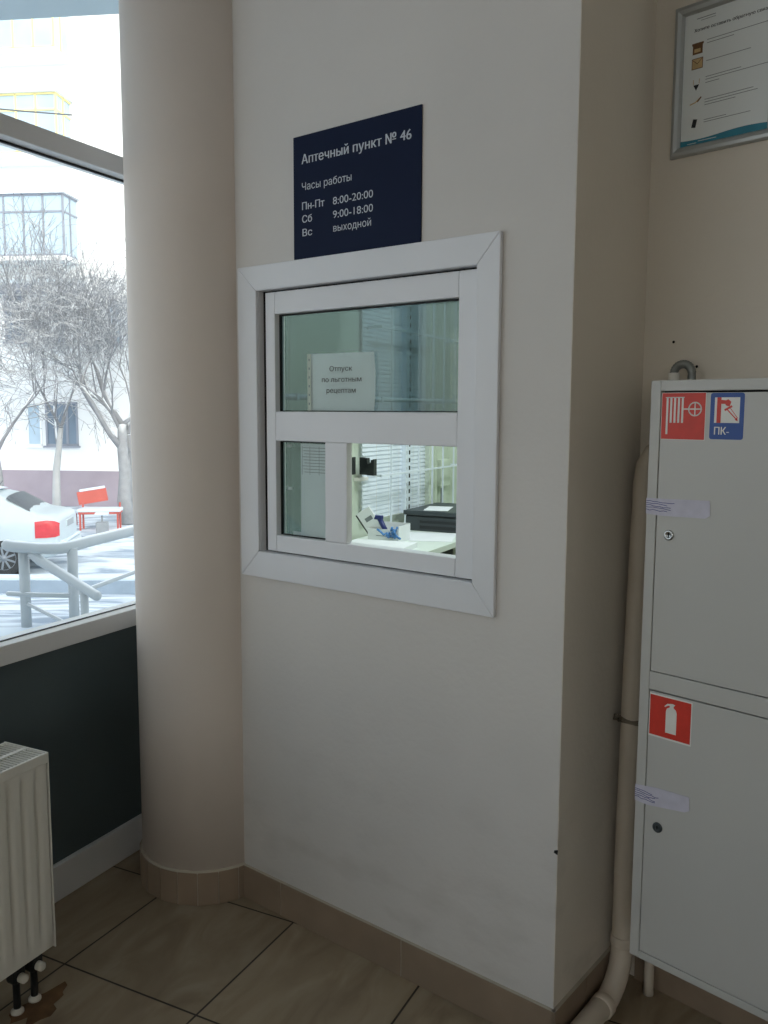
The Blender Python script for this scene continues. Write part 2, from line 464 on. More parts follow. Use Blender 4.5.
# ------------------------------------------------------------------ window wall on the left
struct(MB().box(-3.6, 2.62, .02, .14, 0, .788).build('wall_left', M_dark, None, OW, RW))
struct(MB().box(-3.6, 2.4, 0, .0195, 0.001, .115, b=.004).build('baseboard_left', M_white_alu, None, OW, RW))
win = thing('window_1', 'tall shop window with white aluminium frame on the left', 'window', OW, RW); win['kind'] = 'structure'
wl, wr = -3.6, 2.62
fr = MB(); fr.box(wl, wr, 0, .095, .785, .842, b=.003); fr.build('window_frame', M_white_alu, win)
fr = MB(); fr.box(wl, wr, 0, .09, 2.236, 2.291, b=.003); fr.build('transom', M_white_alu, win)
MB().box(wl, wr, 0, .09, 2.93, CEIL, b=.003).build('window_frame', M_white_alu, win)
MULL = [-3.57, -1.9, -.35, 1.05, 2.585]
for x in MULL:
    MB().box(x - .03, x + .03, .004, .088, .842, 2.236, b=.003).box(x - .03, x + .03, .004, .088, 2.291, 2.93, b=.003).build('mullion', M_white_alu, win)
g = MB()
for x0, x1 in zip(MULL, MULL[1:]):
    g.box(x0 + .03, x1 - .03, .042, .050, .842, .8443).box(x0 + .03, x1 - .03, .042, .050, 2.2295, 2.2355).box(x0 + .03, x1 - .03, .036, .052, 2.2915, 2.299)
g.build('gasket', M_gasket, win)
for x0, x1 in zip(MULL, MULL[1:]):
    MB().add([(x0 + .02, .044, .84), (x1 - .02, .044, .84), (x1 - .02, .044, 2.24), (x0 + .02, .044, 2.24)], [(0, 1, 2, 3)]).build('window_pane', M_glass, win)
    MB().add([(x0 + .02, .044, 2.29), (x1 - .02, .044, 2.29), (x1 - .02, .044, 2.94), (x0 + .02, .044, 2.94)], [(0, 1, 2, 3)]).build('window_pane', M_glass, win)

# walls behind and beside the camera (only ever seen as light and reflection)
def wall_between(name, a, b, material, t=.1):
    d = b - a; L = d.length; r = math.atan2(d.y, d.x)
    return struct(MB().box(0, L, 0, t, 0, CEIL).build(name, material, None, a, r))


bw = MB(); bw.box(0, .5, 0, .1, 0, CEIL).box(3.3, 5.34, 0, .1, 0, CEIL).box(.5, 3.3, 0, .1, 0, 1.2).box(.5, 3.3, 0, .1, 2.5, CEIL)
bp_ = PW(-3.6, -5.2); br_ = math.atan2(yW.y, yW.x)
struct(bw.build('wall_back', M_side, None, bp_, br_))
w2 = thing('added_window', 'unseen window added behind the camera to light the side wall', 'window', bp_, br_); w2['kind'] = 'structure'  # added opening, lets sky light reach the dim side face
fr = MB(); fr.box(.5, .56, .01, .08, 1.2, 2.5).box(3.24, 3.3, .01, .08, 1.2, 2.5).box(.56, 3.24, .01, .08, 1.2, 1.26).box(.56, 3.24, .01, .08, 2.44, 2.5).box(1.87, 1.93, .01, .08, 1.26, 2.44)
fr.build('window_frame', M_white_alu, w2)
for x0, x1 in ((.56, 1.87), (1.93, 3.24)): MB().add([(x0, .045, 1.26), (x1, .045, 1.26), (x1, .045, 2.44), (x0, .045, 2.44)], [(0, 1, 2, 3)]).build('window_pane', M_glass, w2)
wall_between('wall_east', PC(2.7, .292), PW(-3.6, -5.2), M_side, .1)

# ------------------------------------------------------------------ pharmacy room behind the hatch wall
# facade wall with the blind window (3.84 - 4.52), end wall, right wall
w = MB()
w.box(2.62, 3.84, .02, .14, 0, CEIL); w.box(4.52, 5.06, .02, .14, 0, CEIL); w.box(3.84, 4.52, .02, .14, 0, .95); w.box(3.84, 4.52, .02, .14, 2.45, CEIL)
struct(w.build('wall_pharmacy_facade', M_green, None, OW, RW))
struct(MB().box(4.95, 5.05, -3.2, .02, 0, CEIL).build('wall_pharmacy_end', M_green, None, OW, RW))
wall_between('wall_pharmacy_right', PW(4.95, -3.2), PC(-.15, .44), M_green, -.08)
w = MB(); w.box(-.5, HX0, .1005, .106, 0, CEIL).box(HX1, .95, .1005, .106, 0, CEIL)
struct(w.build('wall_pharmacy_inner', M_green, None, OM, RM))

# ------------------------------------------------------------------ service hatch in the front wall
def ring(mb, x0, x1, z0, z1, t, y0, y1, mi=0, g=0.0):
    """four mitred boards round an opening; outer edge x0..z1, width t = (left, right, bottom, top)"""
    l, r, b_, tp = t; d = y1 - y0
    mb.plate([(x0, z0), (x0 + l, z0 + b_ + g), (x0 + l, z1 - tp - g), (x0, z1)], y1, d, mi)
    mb.plate([(x1, z0), (x1, z1), (x1 - r, z1 - tp - g), (x1 - r, z0 + b_ + g)], y1, d, mi)
    mb.plate([(x0 + g, z0), (x1 - g, z0), (x1 - r, z0 + b_), (x0 + l, z0 + b_)], y1, d, mi)
    mb.plate([(x0 + g, z1), (x0 + l, z1 - tp), (x1 - r, z1 - tp), (x1 - g, z1)], y1, d, mi)


h = thing('service_hatch', 'white plastic framed pharmacy service hatch set in the wall under the navy sign', 'hatch window', OM, RM)
mb = MB(); ring(mb, .021, .889, 1.019, 1.902, (.075, .062, .076, .069), -.012, -.0003, 0, .0006)
mb.build('casing', M_pvc, h, bevel=.002)
mb = MB(); mb.box(.0843, .096, -.0002, .072, 1.083, 1.845).box(.827, .839, -.0002, .072, 1.083, 1.845).box(.096, .827, -.0002, .072, 1.083, 1.095).box(.096, .827, -.0002, .072, 1.833, 1.845)
mb.build('frame', M_pvc, h)
mb = MB(); ring(mb, .0962, .8268, 1.0952, 1.8328, (.022, .006, .005, .010), .018, .07)
mb.build('gasket', M_gasket, h)
sx0, sx1, sz0, sz1 = .113, .8245, 1.098, 1.828
mb = MB()
mb.box(sx0, .150, .008, .048, sz0, sz1, b=.003); mb.box(.766, sx1, .008, .048, sz0, sz1, b=.003)
mb.box(.150, .766, .0083, .048, 1.767, sz1, b=.003); mb.box(.150, .766, .0083, .048, sz0, 1.1455, b=.003)
mb.box(.150, .766, .0083, .048, 1.4155, 1.4975, b=.003); mb.box(.338, .416, .0083, .027, 1.1455, 1.4155, b=.003).box(.338, .400, .027, .048, 1.1455, 1.4155)
mb.build('sash', M_pvc, h)
mb = MB()
ring(mb, .1502, .7658, 1.4977, 1.7668, (.004, .003, .003, .004), .026, .034)
ring(mb, .1502, .3378, 1.1457, 1.4153, (.004, .003, .003, .004), .026, .034)
mb.build('glazing_gasket', M_gasket, h)
def pane(name, x0, x1, y, z0, z1, mm): MB().add([(x0, y, z0), (x1, y, z0), (x1, y, z1), (x0, y, z1)], [(0, 1, 2, 3)]).build(name, mm, h)
pane('upper_pane', .151, .765, .03, 1.498, 1.766, M_glass_hatch); pane('lower_pane', .151, .337, .03, 1.146, 1.415, M_glass_hatch)
pane('dimming_pane', .151, .765, .046, 1.498, 1.766, M_glass_dim); pane('dimming_pane', .151, .337, .046, 1.146, 1.415, M_glass_dim)  # extra panes added only to darken the room seen behind them
MB().box(.185, .285, .040, .044, 1.146, 1.157).build('slide_rail', M_white_alu, h)
for z in (1.275, 1.397):
    MB().box(.163, .180, .040, .044, z, z + .008).build('clip', M_white_alu, h)

# sheet in a plastic sleeve standing behind the upper pane
t = thing('sleeve_notice', 'white printed notice in a clear punched sleeve behind the upper hatch pane', 'notice', PM(.248, .0385, 1.4985), RM)
mb = MB(); W_, H_ = .236, .157
n = 14
vs = []; fs = []
for i in range(n + 1):
    x = W_ * i / n
    for j in (0, 1, 2, 3):
        zz = H_ * j / 3 - .002 * (1 if j == 3 else 0) * i / n
        vs.append((x + (.004 * math.sin(j * 1.1) if i == n else 0), .002 * math.sin(i * 0.9 + j), zz))
for i in range(n):
    for j in range(3):
        a = i * 4 + j; fs.append((a, a + 4, a + 5, a + 1))
mb.add(vs, fs, 0, True); mb.build('sheet', M_paper, t)
mb = MB(); mb.rect(0, .014, 0, H_, -.0022, .0004, 0)
for k in range(6): mb.rect(.005, .009, .018 + k * .024, .024 + k * .024, -.0027, .0003, 1)
mb.build('punched_strip', [M_warm, M_grey_ink], t)
mb = MB()
mb.text('Отпуск', .083, .108, .0135, -.0028, bold=.006, width=.081); mb.text('по льготным', .055, .079, .0135, -.0028, bold=.006, width=.141); mb.text('рецептам', .072, .050, .0135, -.0028, bold=.006, width=.104)
mb.build('lettering', M_ink, t)

# printed sheet behind the lower left pane
t = thing('posted_sheet', 'white printed sheet with a small table of text behind the lower left hatch pane', 'notice', PM(.219, .0385, 1.1465), RM)
MB().rect(0, .115, 0, .262, 0, .0006).build('sheet', M_paper, t)
mb = MB()
for k in range(9):
    z = .25 - k * .0085; mb.rect(.008 + .003 * (k % 3), .112, z, z + .0014, -.0008, .0003)
for x in (.006, .035, .07, .1): mb.rect(x, x + .001, .175, .255, -.0008, .0003)
mb.build('printed_lines', M_grey_ink, t)

# ------------------------------------------------------------------ navy opening hours sign
t = thing('opening_hours_sign', 'navy blue rectangular sign with white opening hours above the service hatch', 'sign', PM(.2395, 0, 1.9035), RM)
SW, SH = .4225, .316
MB().box(0, SW, -.0045, -.0003, 0, SH, b=.0008).build('board', M_navy, t)
mb = MB(); y = -.0046; X = lambda v: v - .2355; Z = lambda v: v - 1.9035
mb.text('Аптечный пункт № 46', X(.266), Z(2.1465), .0245, y, bold=.018, width=.363)
mb.text('Часы работы', X(.267), Z(2.0795), .0195, y, bold=0, width=.173)
mb.text('Пн-Пт', X(.267), Z(2.0295), .0195, y, bold=.016, width=.0805)
mb.text('Сб', X(.267), Z(1.9965), .0190, y, bold=.016, width=.036)
mb.text('Вс', X(.268), Z(1.9615), .0190, y, bold=.016, width=.0355)
mb.text('8:00-20:00', X(.377), Z(2.0285), .0195, y, width=.1335)
mb.text('9:00-18:00', X(.377), Z(1.9945), .0195, y, width=.1335)
mb.text('выходной', X(.378), Z(1.9605), .0190, y, width=.1265)
mb.build('lettering', M_letter, t)

# ------------------------------------------------------------------ fire cabinet
t = thing('fire_cabinet', 'tall light grey metal fire cabinet with two doors mounted low in the corner', 'cabinet', PC(0, 0, 0), RC)
mb = MB()
CW, CZ0, CZ1 = .54, .267, 1.567
mb.box(0, .0225, 0, .02, CZ0, CZ1); mb.box(CW - .0225, CW, 0, .02, CZ0, CZ1)
mb.box(.0225, CW - .0225, 0, .02, 1.5445, CZ1); mb.box(.0225, CW - .0225, 0, .02, .8975, .9375); mb.box(.0225, CW - .0225, 0, .02, CZ0, .2845)
mb.box(0, CW, .02, .2915, CZ0, CZ1)
mb.box(.0226, CW - .0226, .0165, .0205, CZ0 + .01, CZ1 - .01, 1)
mb.build('body', [M_cab, M_hole], t, bevel=.0015)
DX0, DX1 = .0245, CW - .0245
d1 = MB().box(DX0, DX1, .001, .0165, .9395, 1.5405, b=.0012).build('door', M_cab, t)
d2 = MB().box(DX0, DX1, .001, .0165, .2862, .8945, b=.0012).build('door', M_cab, t)
for d, x, z, mm in ((d1, .054, 1.241, M_chrome), (d2, .056, .590, M_darkgrey)):
    R = Matrix.Translation((x, .001, z)) @ Matrix.Rotation(PI / 2, 4, 'X')
    mb = MB(); mb.lathe([(.0115, 0), (.0115, .002), (.0095, .0035), (.0062, .0035), (.0055, .0025), (0.0, .0025)], 24, 0, R)
    mb.rect(x - .001, x + .001, z - .0045, z + .0045, -.0018, .0004, 1)
    mb.build('lock', [mm, M_hole], d, fix=False)
y = .0009
# hose reel sticker
sx, sz, ss = .0265, 1.4445, .0955
mb = MB(); mb.rect(sx - .001, sx + ss + .001, sz - .001, sz + ss + .001, y, .0003, 1); mb.rect(sx, sx + ss, sz, sz + ss, y - .0003, .0003, 0)
yy = y - .0006
for k in range(5):
    x = sx + .010 + k * .0085
    mb.rect(x, x + .0045, sz + (.034 if k else .010), sz + ss - .008, yy, .0002, 1)
mb.rect(sx + .008, sx + .050, sz + ss - .010, sz + ss - .008, yy, .0002, 1)
cx, cz = sx + .0735, sz + .0625
mb.line([(cx + .0135 * math.cos(a * PI / 14), cz + .0135 * math.sin(a * PI / 14)) for a in range(29)], .0028, yy, .0002, 1)
mb.line([(cx - .027, cz), (cx + .013, cz)], .0026, yy, .0002, 1); mb.line([(cx, cz - .013), (cx, cz + .013)], .0026, yy, .0002, 1)
o = mb.build('hose_sticker', [M_red, M_stick], d1); o['label'] = 'red square sticker with white hose and reel symbol'
# hydrant sticker
bx0, bx1, bz0, bz1 = .1325, .202, 1.4465, 1.5395


def rrect(x0, x1, z0, z1, r):
    q = []
    for (cx, cz, a0) in ((x1 - r, z1 - r, 0), (x0 + r, z1 - r, 90), (x0 + r, z0 + r, 180), (x1 - r, z0 + r, 270)):
        for k in range(5):
            a = math.radians(a0 + k * 22.5); q.append((cx + r * math.cos(a), cz + r * math.sin(a)))
    return q


mb = MB(); mb.plate(rrect(bx0, bx1, bz0, bz1, .005), y, .0003, 0)
mb.rect(bx0 + .009, bx1 - .009, bz0 + .033, bz1 - .009, yy + .0003, .0002, 1)
mb.rect(bx0 + .014, bx0 + .0225, bz0 + .033, bz1 - .009, yy, .0002, 2)
mb.plate([(bx0 + .0225, bz1 - .014), (bx0 + .032, bz1 - .015), (bx0 + .037, bz1 - .013), (bx0 + .043, bz1 - .018), (bx0 + .040, bz1 - .027), (bx0 + .034, bz1 - .026), (bx0 + .030, bz1 - .022), (bx0 + .0225, bz1 - .022)], yy, .0002, 2)
mb.line([(bx0 + .031, bz1 - .034), (bx0 + .044, bz1 - .027)], .004, yy, .0002, 2)
mb.line([(bx0 + .036, bz1 - .034), (bx0 + .056, bz1 - .054)], .0022, yy, .0002, 2); mb.line([(bx0 + .042, bz1 - .031), (bx0 + .057, bz1 - .050)], .0012, yy, .0002, 2)
mb.plate([(bx0 + .0575, bz1 - .0565), (bx0 + .0515, bz1 - .0535), (bx0 + .0560, bz1 - .0485)], yy, .0002, 2)
mb.text('ПК-', bx0 + .010, bz0 + .0095, .0155, yy + .0001, bold=.02, width=.031, mi=1)
o = mb.build('hydrant_sticker', [M_blue, M_stick, M_red], d1); o['label'] = 'blue sticker with red nozzle symbol and the letters ПК-'
# extinguisher sticker
ex0, ex1, ez0, ez1 = .027, .1215, .798, .8875
mb = MB(); mb.rect(ex0 - .002, ex1 + .002, ez0 - .004, ez1 + .003, y, .0003, 1); mb.rect(ex0, ex1, ez0, ez1, y - .0003, .0003, 0)
cx = ex0 + .050
mb.plate([(cx - .0125, ez0 + .012), (cx + .0125, ez0 + .012), (cx + .0125, ez0 + .060), (cx + .0105, ez0 + .066), (cx + .005, ez0 + .070), (cx + .005, ez0 + .0735), (cx + .0085, ez0 + .0775), (cx + .002, ez0 + .0790),
          (cx - .010, ez0 + .0765), (cx - .0165, ez0 + .0700), (cx - .0150, ez0 + .0685), (cx - .008, ez0 + .0730), (cx - .004, ez0 + .0735), (cx - .004, ez0 + .070), (cx - .0105, ez0 + .066), (cx - .0125, ez0 + .060)], yy, .0002, 1)
o = mb.build('extinguisher_sticker', [M_red, M_stick], d2); o['label'] = 'red square sticker with white extinguisher symbol'
# paper seals pasted over the door gaps
for (z0, z1, z2, z3, x1) in ((1.283, 1.317, 1.2835, 1.321, .143), (.636, .673, .6465, .683, .128)):
    mb = MB()
    mb.plate([(-.0003, z0), (.03, z0 - .002), (x1 - .01, z2), (x1, z2 + .006), (x1 - .002, z3), (.05, z3 - .003), (-.0003, z1)], -.0004, .0005, 0)
    rnd = random.Random(int(z0 * 1000))
    for k in range(5):
        zz = z0 + .010 + k * .0045; x = .0
        pts = [(x, zz)]
        L = rnd.uniform(.035, .062)
        while x < L:
            x += .008; pts.append((x, zz + rnd.uniform(-.0016, .0016) - x * .05))
        mb.line(pts, .0013, -.0009, .0002, 1)
    mb.rect(-.001, -.0003, z0, z1, .03, .031, 0)
    mb.build('paper_seal', [M_seal, M_pen], t)

# ------------------------------------------------------------------ pipes in the corner
mb = MB(); px_, r_ = 1.065 + .047, .0275
pts = [(px_, -.32, -.02), (px_, -.315, .012), (px_, -.30, .032), (px_, -.26, .036)]
pts += [(px_ - .002, y, .036) for y in (-.1, .05, .18)]
for k in range(1, 7):
    a = k / 7 * PI / 2; pts.append((px_, .18 + .10 * math.sin(a), .036 + .10 * (1 - math.cos(a))))
pts += [(px_, .283, .14), (px_ - .001, .287, .45), (px_ - .001, .297, .9), (px_, .313, 1.33), (px_ + .002, .322, 1.37), (px_ + .01, .345, 1.40), (px_ + .02, .365, 1.41)]
dp_e = thing('drain_pipe_run', 'cream plastic drain pipe bending from the corner along the floor', 'pipe', PM(px_, .28, 0), RM)
sh = lambda q: [Vector((p[0] - px_, p[1] - .28, p[2])) for p in q]
MB().tube(sh(pts), r_, 20).build('pipe', M_pipe, dp_e)
for (y, z, a) in ((.175, .036, 'y'), (.284, .16, 'z')):
    p = Vector((0, y - .28, z)); d = Vector((0, .014, 0)) if a == 'y' else Vector((0, 0, .014))
    MB().tube([p - d, p - d * .8, p + d * .8, p + d], r_ + .003, 20, rs=[r_, r_ + .003, r_ + .003, r_]).build('coupling', M_pipe, dp_e)
mb = MB()
for k in range(3):
    mb.tube([Vector((.0310 * math.cos(a), .297 - .28 + .0305 * math.sin(a), .735 + k * .004 + .002 * math.sin(3 * a + k))) for a in [i * 2 * PI / 20 for i in range(21)]], .0026, 6)
for k in range(4):
    a0 = Vector((-.030, .008 - .003 * k, .737 + .003 * k)); mb.tube([a0, a0 + Vector((-.012, -.006 + .004 * k, .008 - .005 * k)), a0 + Vector((-.006, -.014, .012 - .006 * k)), a0 + Vector((-.002, -.002, -.008))], .0034, 6)
mb.tube([(.02, -.008, .738), (.06, -.012, .742), (.10, .01, .745)], .0015, 6)
mb.build('wire_tie', M_wire, dp_e)

t = thing('riser_pipe', 'thin grey riser pipe with a curved flexible end behind the fire cabinet', 'pipe', PC(-.083, .255, 0), RC)
MB().tube([(0, 0, .0), (0, 0, .02), (0, 0, 1.56)], .0125, 16, rs=[.014, .0125, .0125]).build('pipe', M_pipe, t)
MB().tube([(0, 0, 1.545), (0, 0, 1.55), (0, 0, 1.592), (0, 0, 1.594)], .0135, 16).build('collar', M_stick, t)
pts = []; 
for k in range(31):
    a = PI - k / 30 * PI * 1.0; pts.append((.0225 + .0225 * math.cos(a) * 1.0, 0, 1.592 + .022 * math.sin(a)))
pts += [(.045, .0, 1.575), (.045, .002, 1.45)]
MB().tube(pts, .0095, 14, rs=[.0095 + (.0008 if i % 2 else -.0006) for i in range(len(pts))]).build('flexible_end', M_steel, t)

# marks on the walls
for x, z in ((-.107, 1.67), (-.045, 1.609)):
    R = Matrix.Translation((0, 0, 0)) @ Matrix.Rotation(PI / 2, 4, 'X')
    mb = MB().lathe([(.0035, 0), (.0030, .0006), (.0, .0006)], 12, 0, R)
    o = mb.build('screw_hole', M_hole, None, PC(x, .2918, z), RC)
    tag(o, 'dark screw hole in the wall above the cabinet, ' + ('upper of the two' if z > 1.65 else 'lower beside the pipe end'), 'hole', 'screw holes above the cabinet')

mb = MB(); mb.plate([(-.010, -.004), (-.004, -.006), (0, -.007), (.001, .005), (-.003, .004), (-.008, .002)], 0, .0006)
o = mb.build('plaster_chip', M_hole, None, PM(1.0655, 0, .494), RM); tag(o, 'small dark chip in the plaster at the wall corner, low above the skirting', 'chip')
# ------------------------------------------------------------------ framed poster on the cabinet wall
t = thing('framed_poster', 'silver snap-framed information poster with small icons high in the corner', 'poster', PC(-.131, .292, 2.099), RC)
PW_, PH = .25, .338
mb = MB()
prof = [(0, 0), (0, -.009), (.003, -.014), (.010, -.016), (.018, -.013), (.0225, -.007), (.0225, 0)]
for (o_, d_, L, nrm) in (((0, 0), (1, 0), PW_, (0, 1)), ((PW_, 0), (0, 1), PH, (-1, 0)), ((PW_, PH), (-1, 0), PW_, (0, -1)), ((0, PH), (0, -1), PH, (1, 0))):
    vs = []
    for (wd, yy2) in prof:
        for (s0, sg) in ((0, 1), (L, -1)):
            q = s0 + sg * wd
            vs.append((o_[0] + d_[0] * q + nrm[0] * wd, yy2 - .0003, o_[1] + d_[1] * q + nrm[1] * wd))
    fs = [(2 * i, 2 * i + 1, 2 * i + 3, 2 * i + 2) for i in range(len(prof) - 1)]
    mb.add(vs, fs, 0, False)
mb.build('frame', M_alu, t, fix=True)
MB().rect(.016, PW_ - .016, .016, PH - .016, -.003, .001).build('sheet', M_poster, t)
mb = MB(); y = -.0042
X = lambda v: v + .131; Z = lambda v: v - 2.099
# faint watermark: thick rounded strokes
key = [(.10, .180), (.10, .205), (.106, .226), (.117, .230), (.128, .216), (.130, .195), (.132, .172), (.143, .160), (.158, .160), (.170, .174), (.173, .200), (.175, .228), (.190, .244)]
ctr = []
for i in range(len(key) - 1):
    for f_ in (0, .34, .67): ctr.append(Vector(key[i]).lerp(Vector(key[i + 1]), f_))
for _ in range(3): ctr = [ctr[0]] + [(ctr[i - 1] + ctr[i] * 2 + ctr[i + 1]) / 4 for i in range(1, len(ctr) - 1)] + [ctr[-1]]
vs = []
for i, p in enumerate(ctr):
    d = (ctr[min(i + 1, len(ctr) - 1)] - ctr[max(i - 1, 0)]).normalized(); n_ = Vector((-d.y, d.x)) * .006
    vs += [(p.x + n_.x, y + .0004, p.y + n_.y), (p.x - n_.x, y + .0004, p.y - n_.y)]
mb.add(vs, [(2 * i, 2 * i + 1, 2 * i + 3, 2 * i + 2) for i in range(len(ctr) - 1)], 3)
mb.text('Хотите оставить обратную связь?', X(-.085), Z(2.3735), .0072, y, bold=.02, width=.178, mi=0)
mb.rect(X(-.08), X(-.035), Z(2.401), Z(2.4025), y, .0002, 1); mb.rect(X(-.07), X(-.035), Z(2.396), Z(2.397), y, .0002, 1)
for (x0, x1, z) in ((-.053, .098, 2.349), (-.053, .01, 2.342), (-.053, .05, 2.303), (-.053, .03, 2.268), (-.053, .09, 2.262), (-.053, -.02, 2.255), (-.053, .06, 2.218), (-.053, .07, 2.212), (-.053, .02, 2.206), (-.053, .0, 2.173), (-.053, .056, 2.168)):
    mb.rect(X(x0), X(x1), Z(z), Z(z) + .0013, y, .0002, 1)
mb.rect(X(-.087), X(-.063), Z(2.324), Z(2.344), y, .0002, 4); mb.rect(X(-.089), X(-.061), Z(2.344), Z(2.349), y, .0002, 4); mb.rect(X(-.083), X(-.068), Z(2.328), Z(2.336), y - .0002, .0002, 5)
mb.rect(X(-.088), X(-.061), Z(2.291), Z(2.315), y, .0002, 4); mb.rect(X(-.0865), X(-.0625), Z(2.2925), Z(2.3135), y - .0002, .0002, 5)
mb.line([(X(-.0865), Z(2.313)), (X(-.0745), Z(2.302)), (X(-.0625), Z(2.313))], .0012, y - .0004, .0002, 4)
mb.plate([(X(-.082), Z(2.256)), (X(-.068), Z(2.256)), (X(-.075), Z(2.243))], y, .0002, 0); mb.line([(X(-.082), Z(2.268)), (X(-.082), Z(2.258))], .0012, y, .0002, 5); mb.line([(X(-.068), Z(2.268)), (X(-.068), Z(2.258))], .0012, y, .0002, 5)
mb.line([(X(-.088), Z(2.214)), (X(-.075), Z(2.217)), (X(-.062), Z(2.226))], .0025, y, .0002, 5); mb.line([(X(-.070), Z(2.218)), (X(-.062), Z(2.226))], .0032, y - .0002, .0002, 4)
mb.plate([(X(-.083), Z(2.162)), (X(-.073), Z(2.160)), (X(-.069), Z(2.178)), (X(-.079), Z(2.180))], y, .0002, 0)
band = [(.0226, .022), (PW_ - .0226, .022)] + [(PW_ - .0226 - (PW_ - .045) * k / 12, .037 + .003 * math.sin(k * .5)) for k in range(13)]
mb.plate(band, y, .0002, 2)
mb.rect(.040, .062, .026, .0275, y - .0002, .0002, 3); mb.rect(.066, .11, .029, .0305, y - .0002, .0002, 3)
mb.build('printing', [M_ink, M_grey_ink, M_teal, M_wmark, M_brown, M_tan], t)

# ------------------------------------------------------------------ radiator under the window
RX0, RX1, RY0, RY1, RZ0, RZ1 = .35, 1.472, -.372, -.220, .168, .668
t = thing('panel_radiator', 'white ribbed panel radiator standing under the window', 'radiator', PW(RX1, (RY0 + RY1) / 2, 0), RW)
ox, oy = RX1, (RY0 + RY1) / 2
def rad_panel(yf, sgn):
    mb = MB(); L = RX1 - RX0 - .012; nx = 28 * 10; zs = [RZ0, RZ0 + .004, RZ0 + .035, RZ0 + .055, RZ0 + .07, RZ1 - .075, RZ1 - .06, RZ1 - .04, RZ1 - .022]
    msk = [0, 0, 0, .6, 1, 1, .6, 0, 0]
    vs = []
    for i in range(nx + 1):
        u = i / nx * L; ph = (u / .040) % 1.0
        g = max(0, min(1, (abs(ph - .5) - .27) / .1))
        for z, mk in zip(zs, msk): vs.append((RX0 + .006 + u - ox, yf + sgn * .0075 * g * mk - oy, z))
    k = len(zs)
    fs = []
    for i in range(nx):
        for j in range(k - 1):
            a = i * k + j; q = (a, a + k, a + k + 1, a + 1); fs.append(q if sgn > 0 else q[::-1])
    mb.add(vs, fs, 0, True); return mb
rad_panel(RY0 + .004, 1).build('front_panel', M_rad, t)
rad_panel(RY1 - .004, -1).build('rear_panel', M_rad, t)
mb = MB()
for x in (RX1 - .0015, RX0):
    mb.box(x - ox - .0015, x + .0015 - ox, RY0 - oy, RY1 - oy, RZ0 - .004, RZ1 + .002, b=.001)
mb.box(RX0 - ox, RX1 - ox, RY0 + .0005 - oy, RY0 + .0075 - oy, RZ1 - .024, RZ1 + .001, b=.002)
mb.box(RX0 - ox, RX1 - ox, RY1 - .0075 - oy, RY1 - .0005 - oy, RZ1 - .024, RZ1 + .001, b=.002)
for x in (RX0 + .03, RX1 - .012): mb.box(x - .008 - ox, x + .008 - ox, RY0 + .004 - oy, RY1 - .004 - oy, RZ0, RZ0 + .03)
mb.build('side_cover', M_rad, t)
mb = MB(); n = int((RX1 - RX0) / .0105)
for i in range(n):
    x = RX0 + .012 + i * .0105; mb.box(x - ox, x + .0022 - ox, RY0 + .008 - oy, RY1 - .008 - oy, RZ1 - .012, RZ1 - .001)
mb.box(RX0 - ox, RX1 - ox, oy * 0 - .006, .006, RZ1 - .010, RZ1)
mb.box(RX0 - ox + .01, RX1 - ox - .01, RY0 + .012 - oy, RY1 - .012 - oy, RZ1 - .07, RZ1 - .066, 1)
mb.build('top_grille', [M_rad, M_darkgrey], t)
for k, x in enumerate((RX1 - .008, RX1 - .062)):
    mb = MB(); mb.tube([(x - ox, .0, 0.0), (x - ox, .0, RZ0 + .01)], .009, 12)
    mb.box(x - .017 - ox, x + .017 - ox, -.017, .017, .085, .125, b=.006); mb.build('valve', M_blackpl, t)
    for (yy2, zz) in ((-.03, .1), (.0, .045)):
        if zz > .06:
            R = Matrix.Translation((x - ox, yy2 + .018, zz)) @ Matrix.Rotation(PI / 2, 4, 'X')
            MB().lathe([(.009, 0), (.0115, .005), (.0115, .020), (.007, .025), (0, .025)], 18, 0, R).build('valve_cap', M_warm, t)
        else:
            MB().lathe([(.016, 0.0005), (.016, .007), (.011, .011), (.010, .014)], 18, 0, Matrix.Translation((x - ox, 0, 0))).build('floor_collar', M_warm, t)
for x in (RX0 + .15, RX1 - .25):
    MB().box(x - .012 - ox, x + .012 - ox, -.012, .012, 0.001, RZ0 + .02).box(x - .03 - ox, x + .03 - ox, -.05, .05, 0, .004).build('foot', M_rad, t)
pl = []
for k in range(22):
    a = 2 * PI * k / 22; r = .068 + .018 * math.sin(3 * a + 1) + .010 * math.sin(7 * a); pl.append((r * math.cos(a) * 1.1, r * math.sin(a) * .62))
tag(MB().prism(pl, .0002, .0012).build('rust_stain', M_rust, None, PW(RX1 - .02, oy - .03, 0), RW), 'rusty brown patch on the floor around the radiator valves', 'stain')

# ------------------------------------------------------------------ inside the pharmacy (frame of the window wall)
# blinds
t = thing('window_blind', 'white horizontal slat blind hanging in the pharmacy window', 'blind', PW(3.84, 0, .95), RW)
mb = MB(); z = .02
while z < 1.47:
    R = Matrix.Translation((0, 0, z)) @ Matrix.Rotation(math.radians(74), 4, 'X')
    mb.box(-.05, .40, -.0125, .0125, -.0006, .0006, 0, R); mb.box(.47, .715, -.0125, .0125, -.0006, .0006, 0, R); z += .0215
mb.build('slats', M_blind, t)
MB().box(-.055, .716, -.016, .016, 1.47, 1.495).build('head_rail', M_blind, t)
mb = MB()
for x in (.08, .22, .34, .52, .62): mb.box(x, x + .0015, -.013, -.0125, .0, 1.47)
mb.build('ladder_cord', M_warm, t)
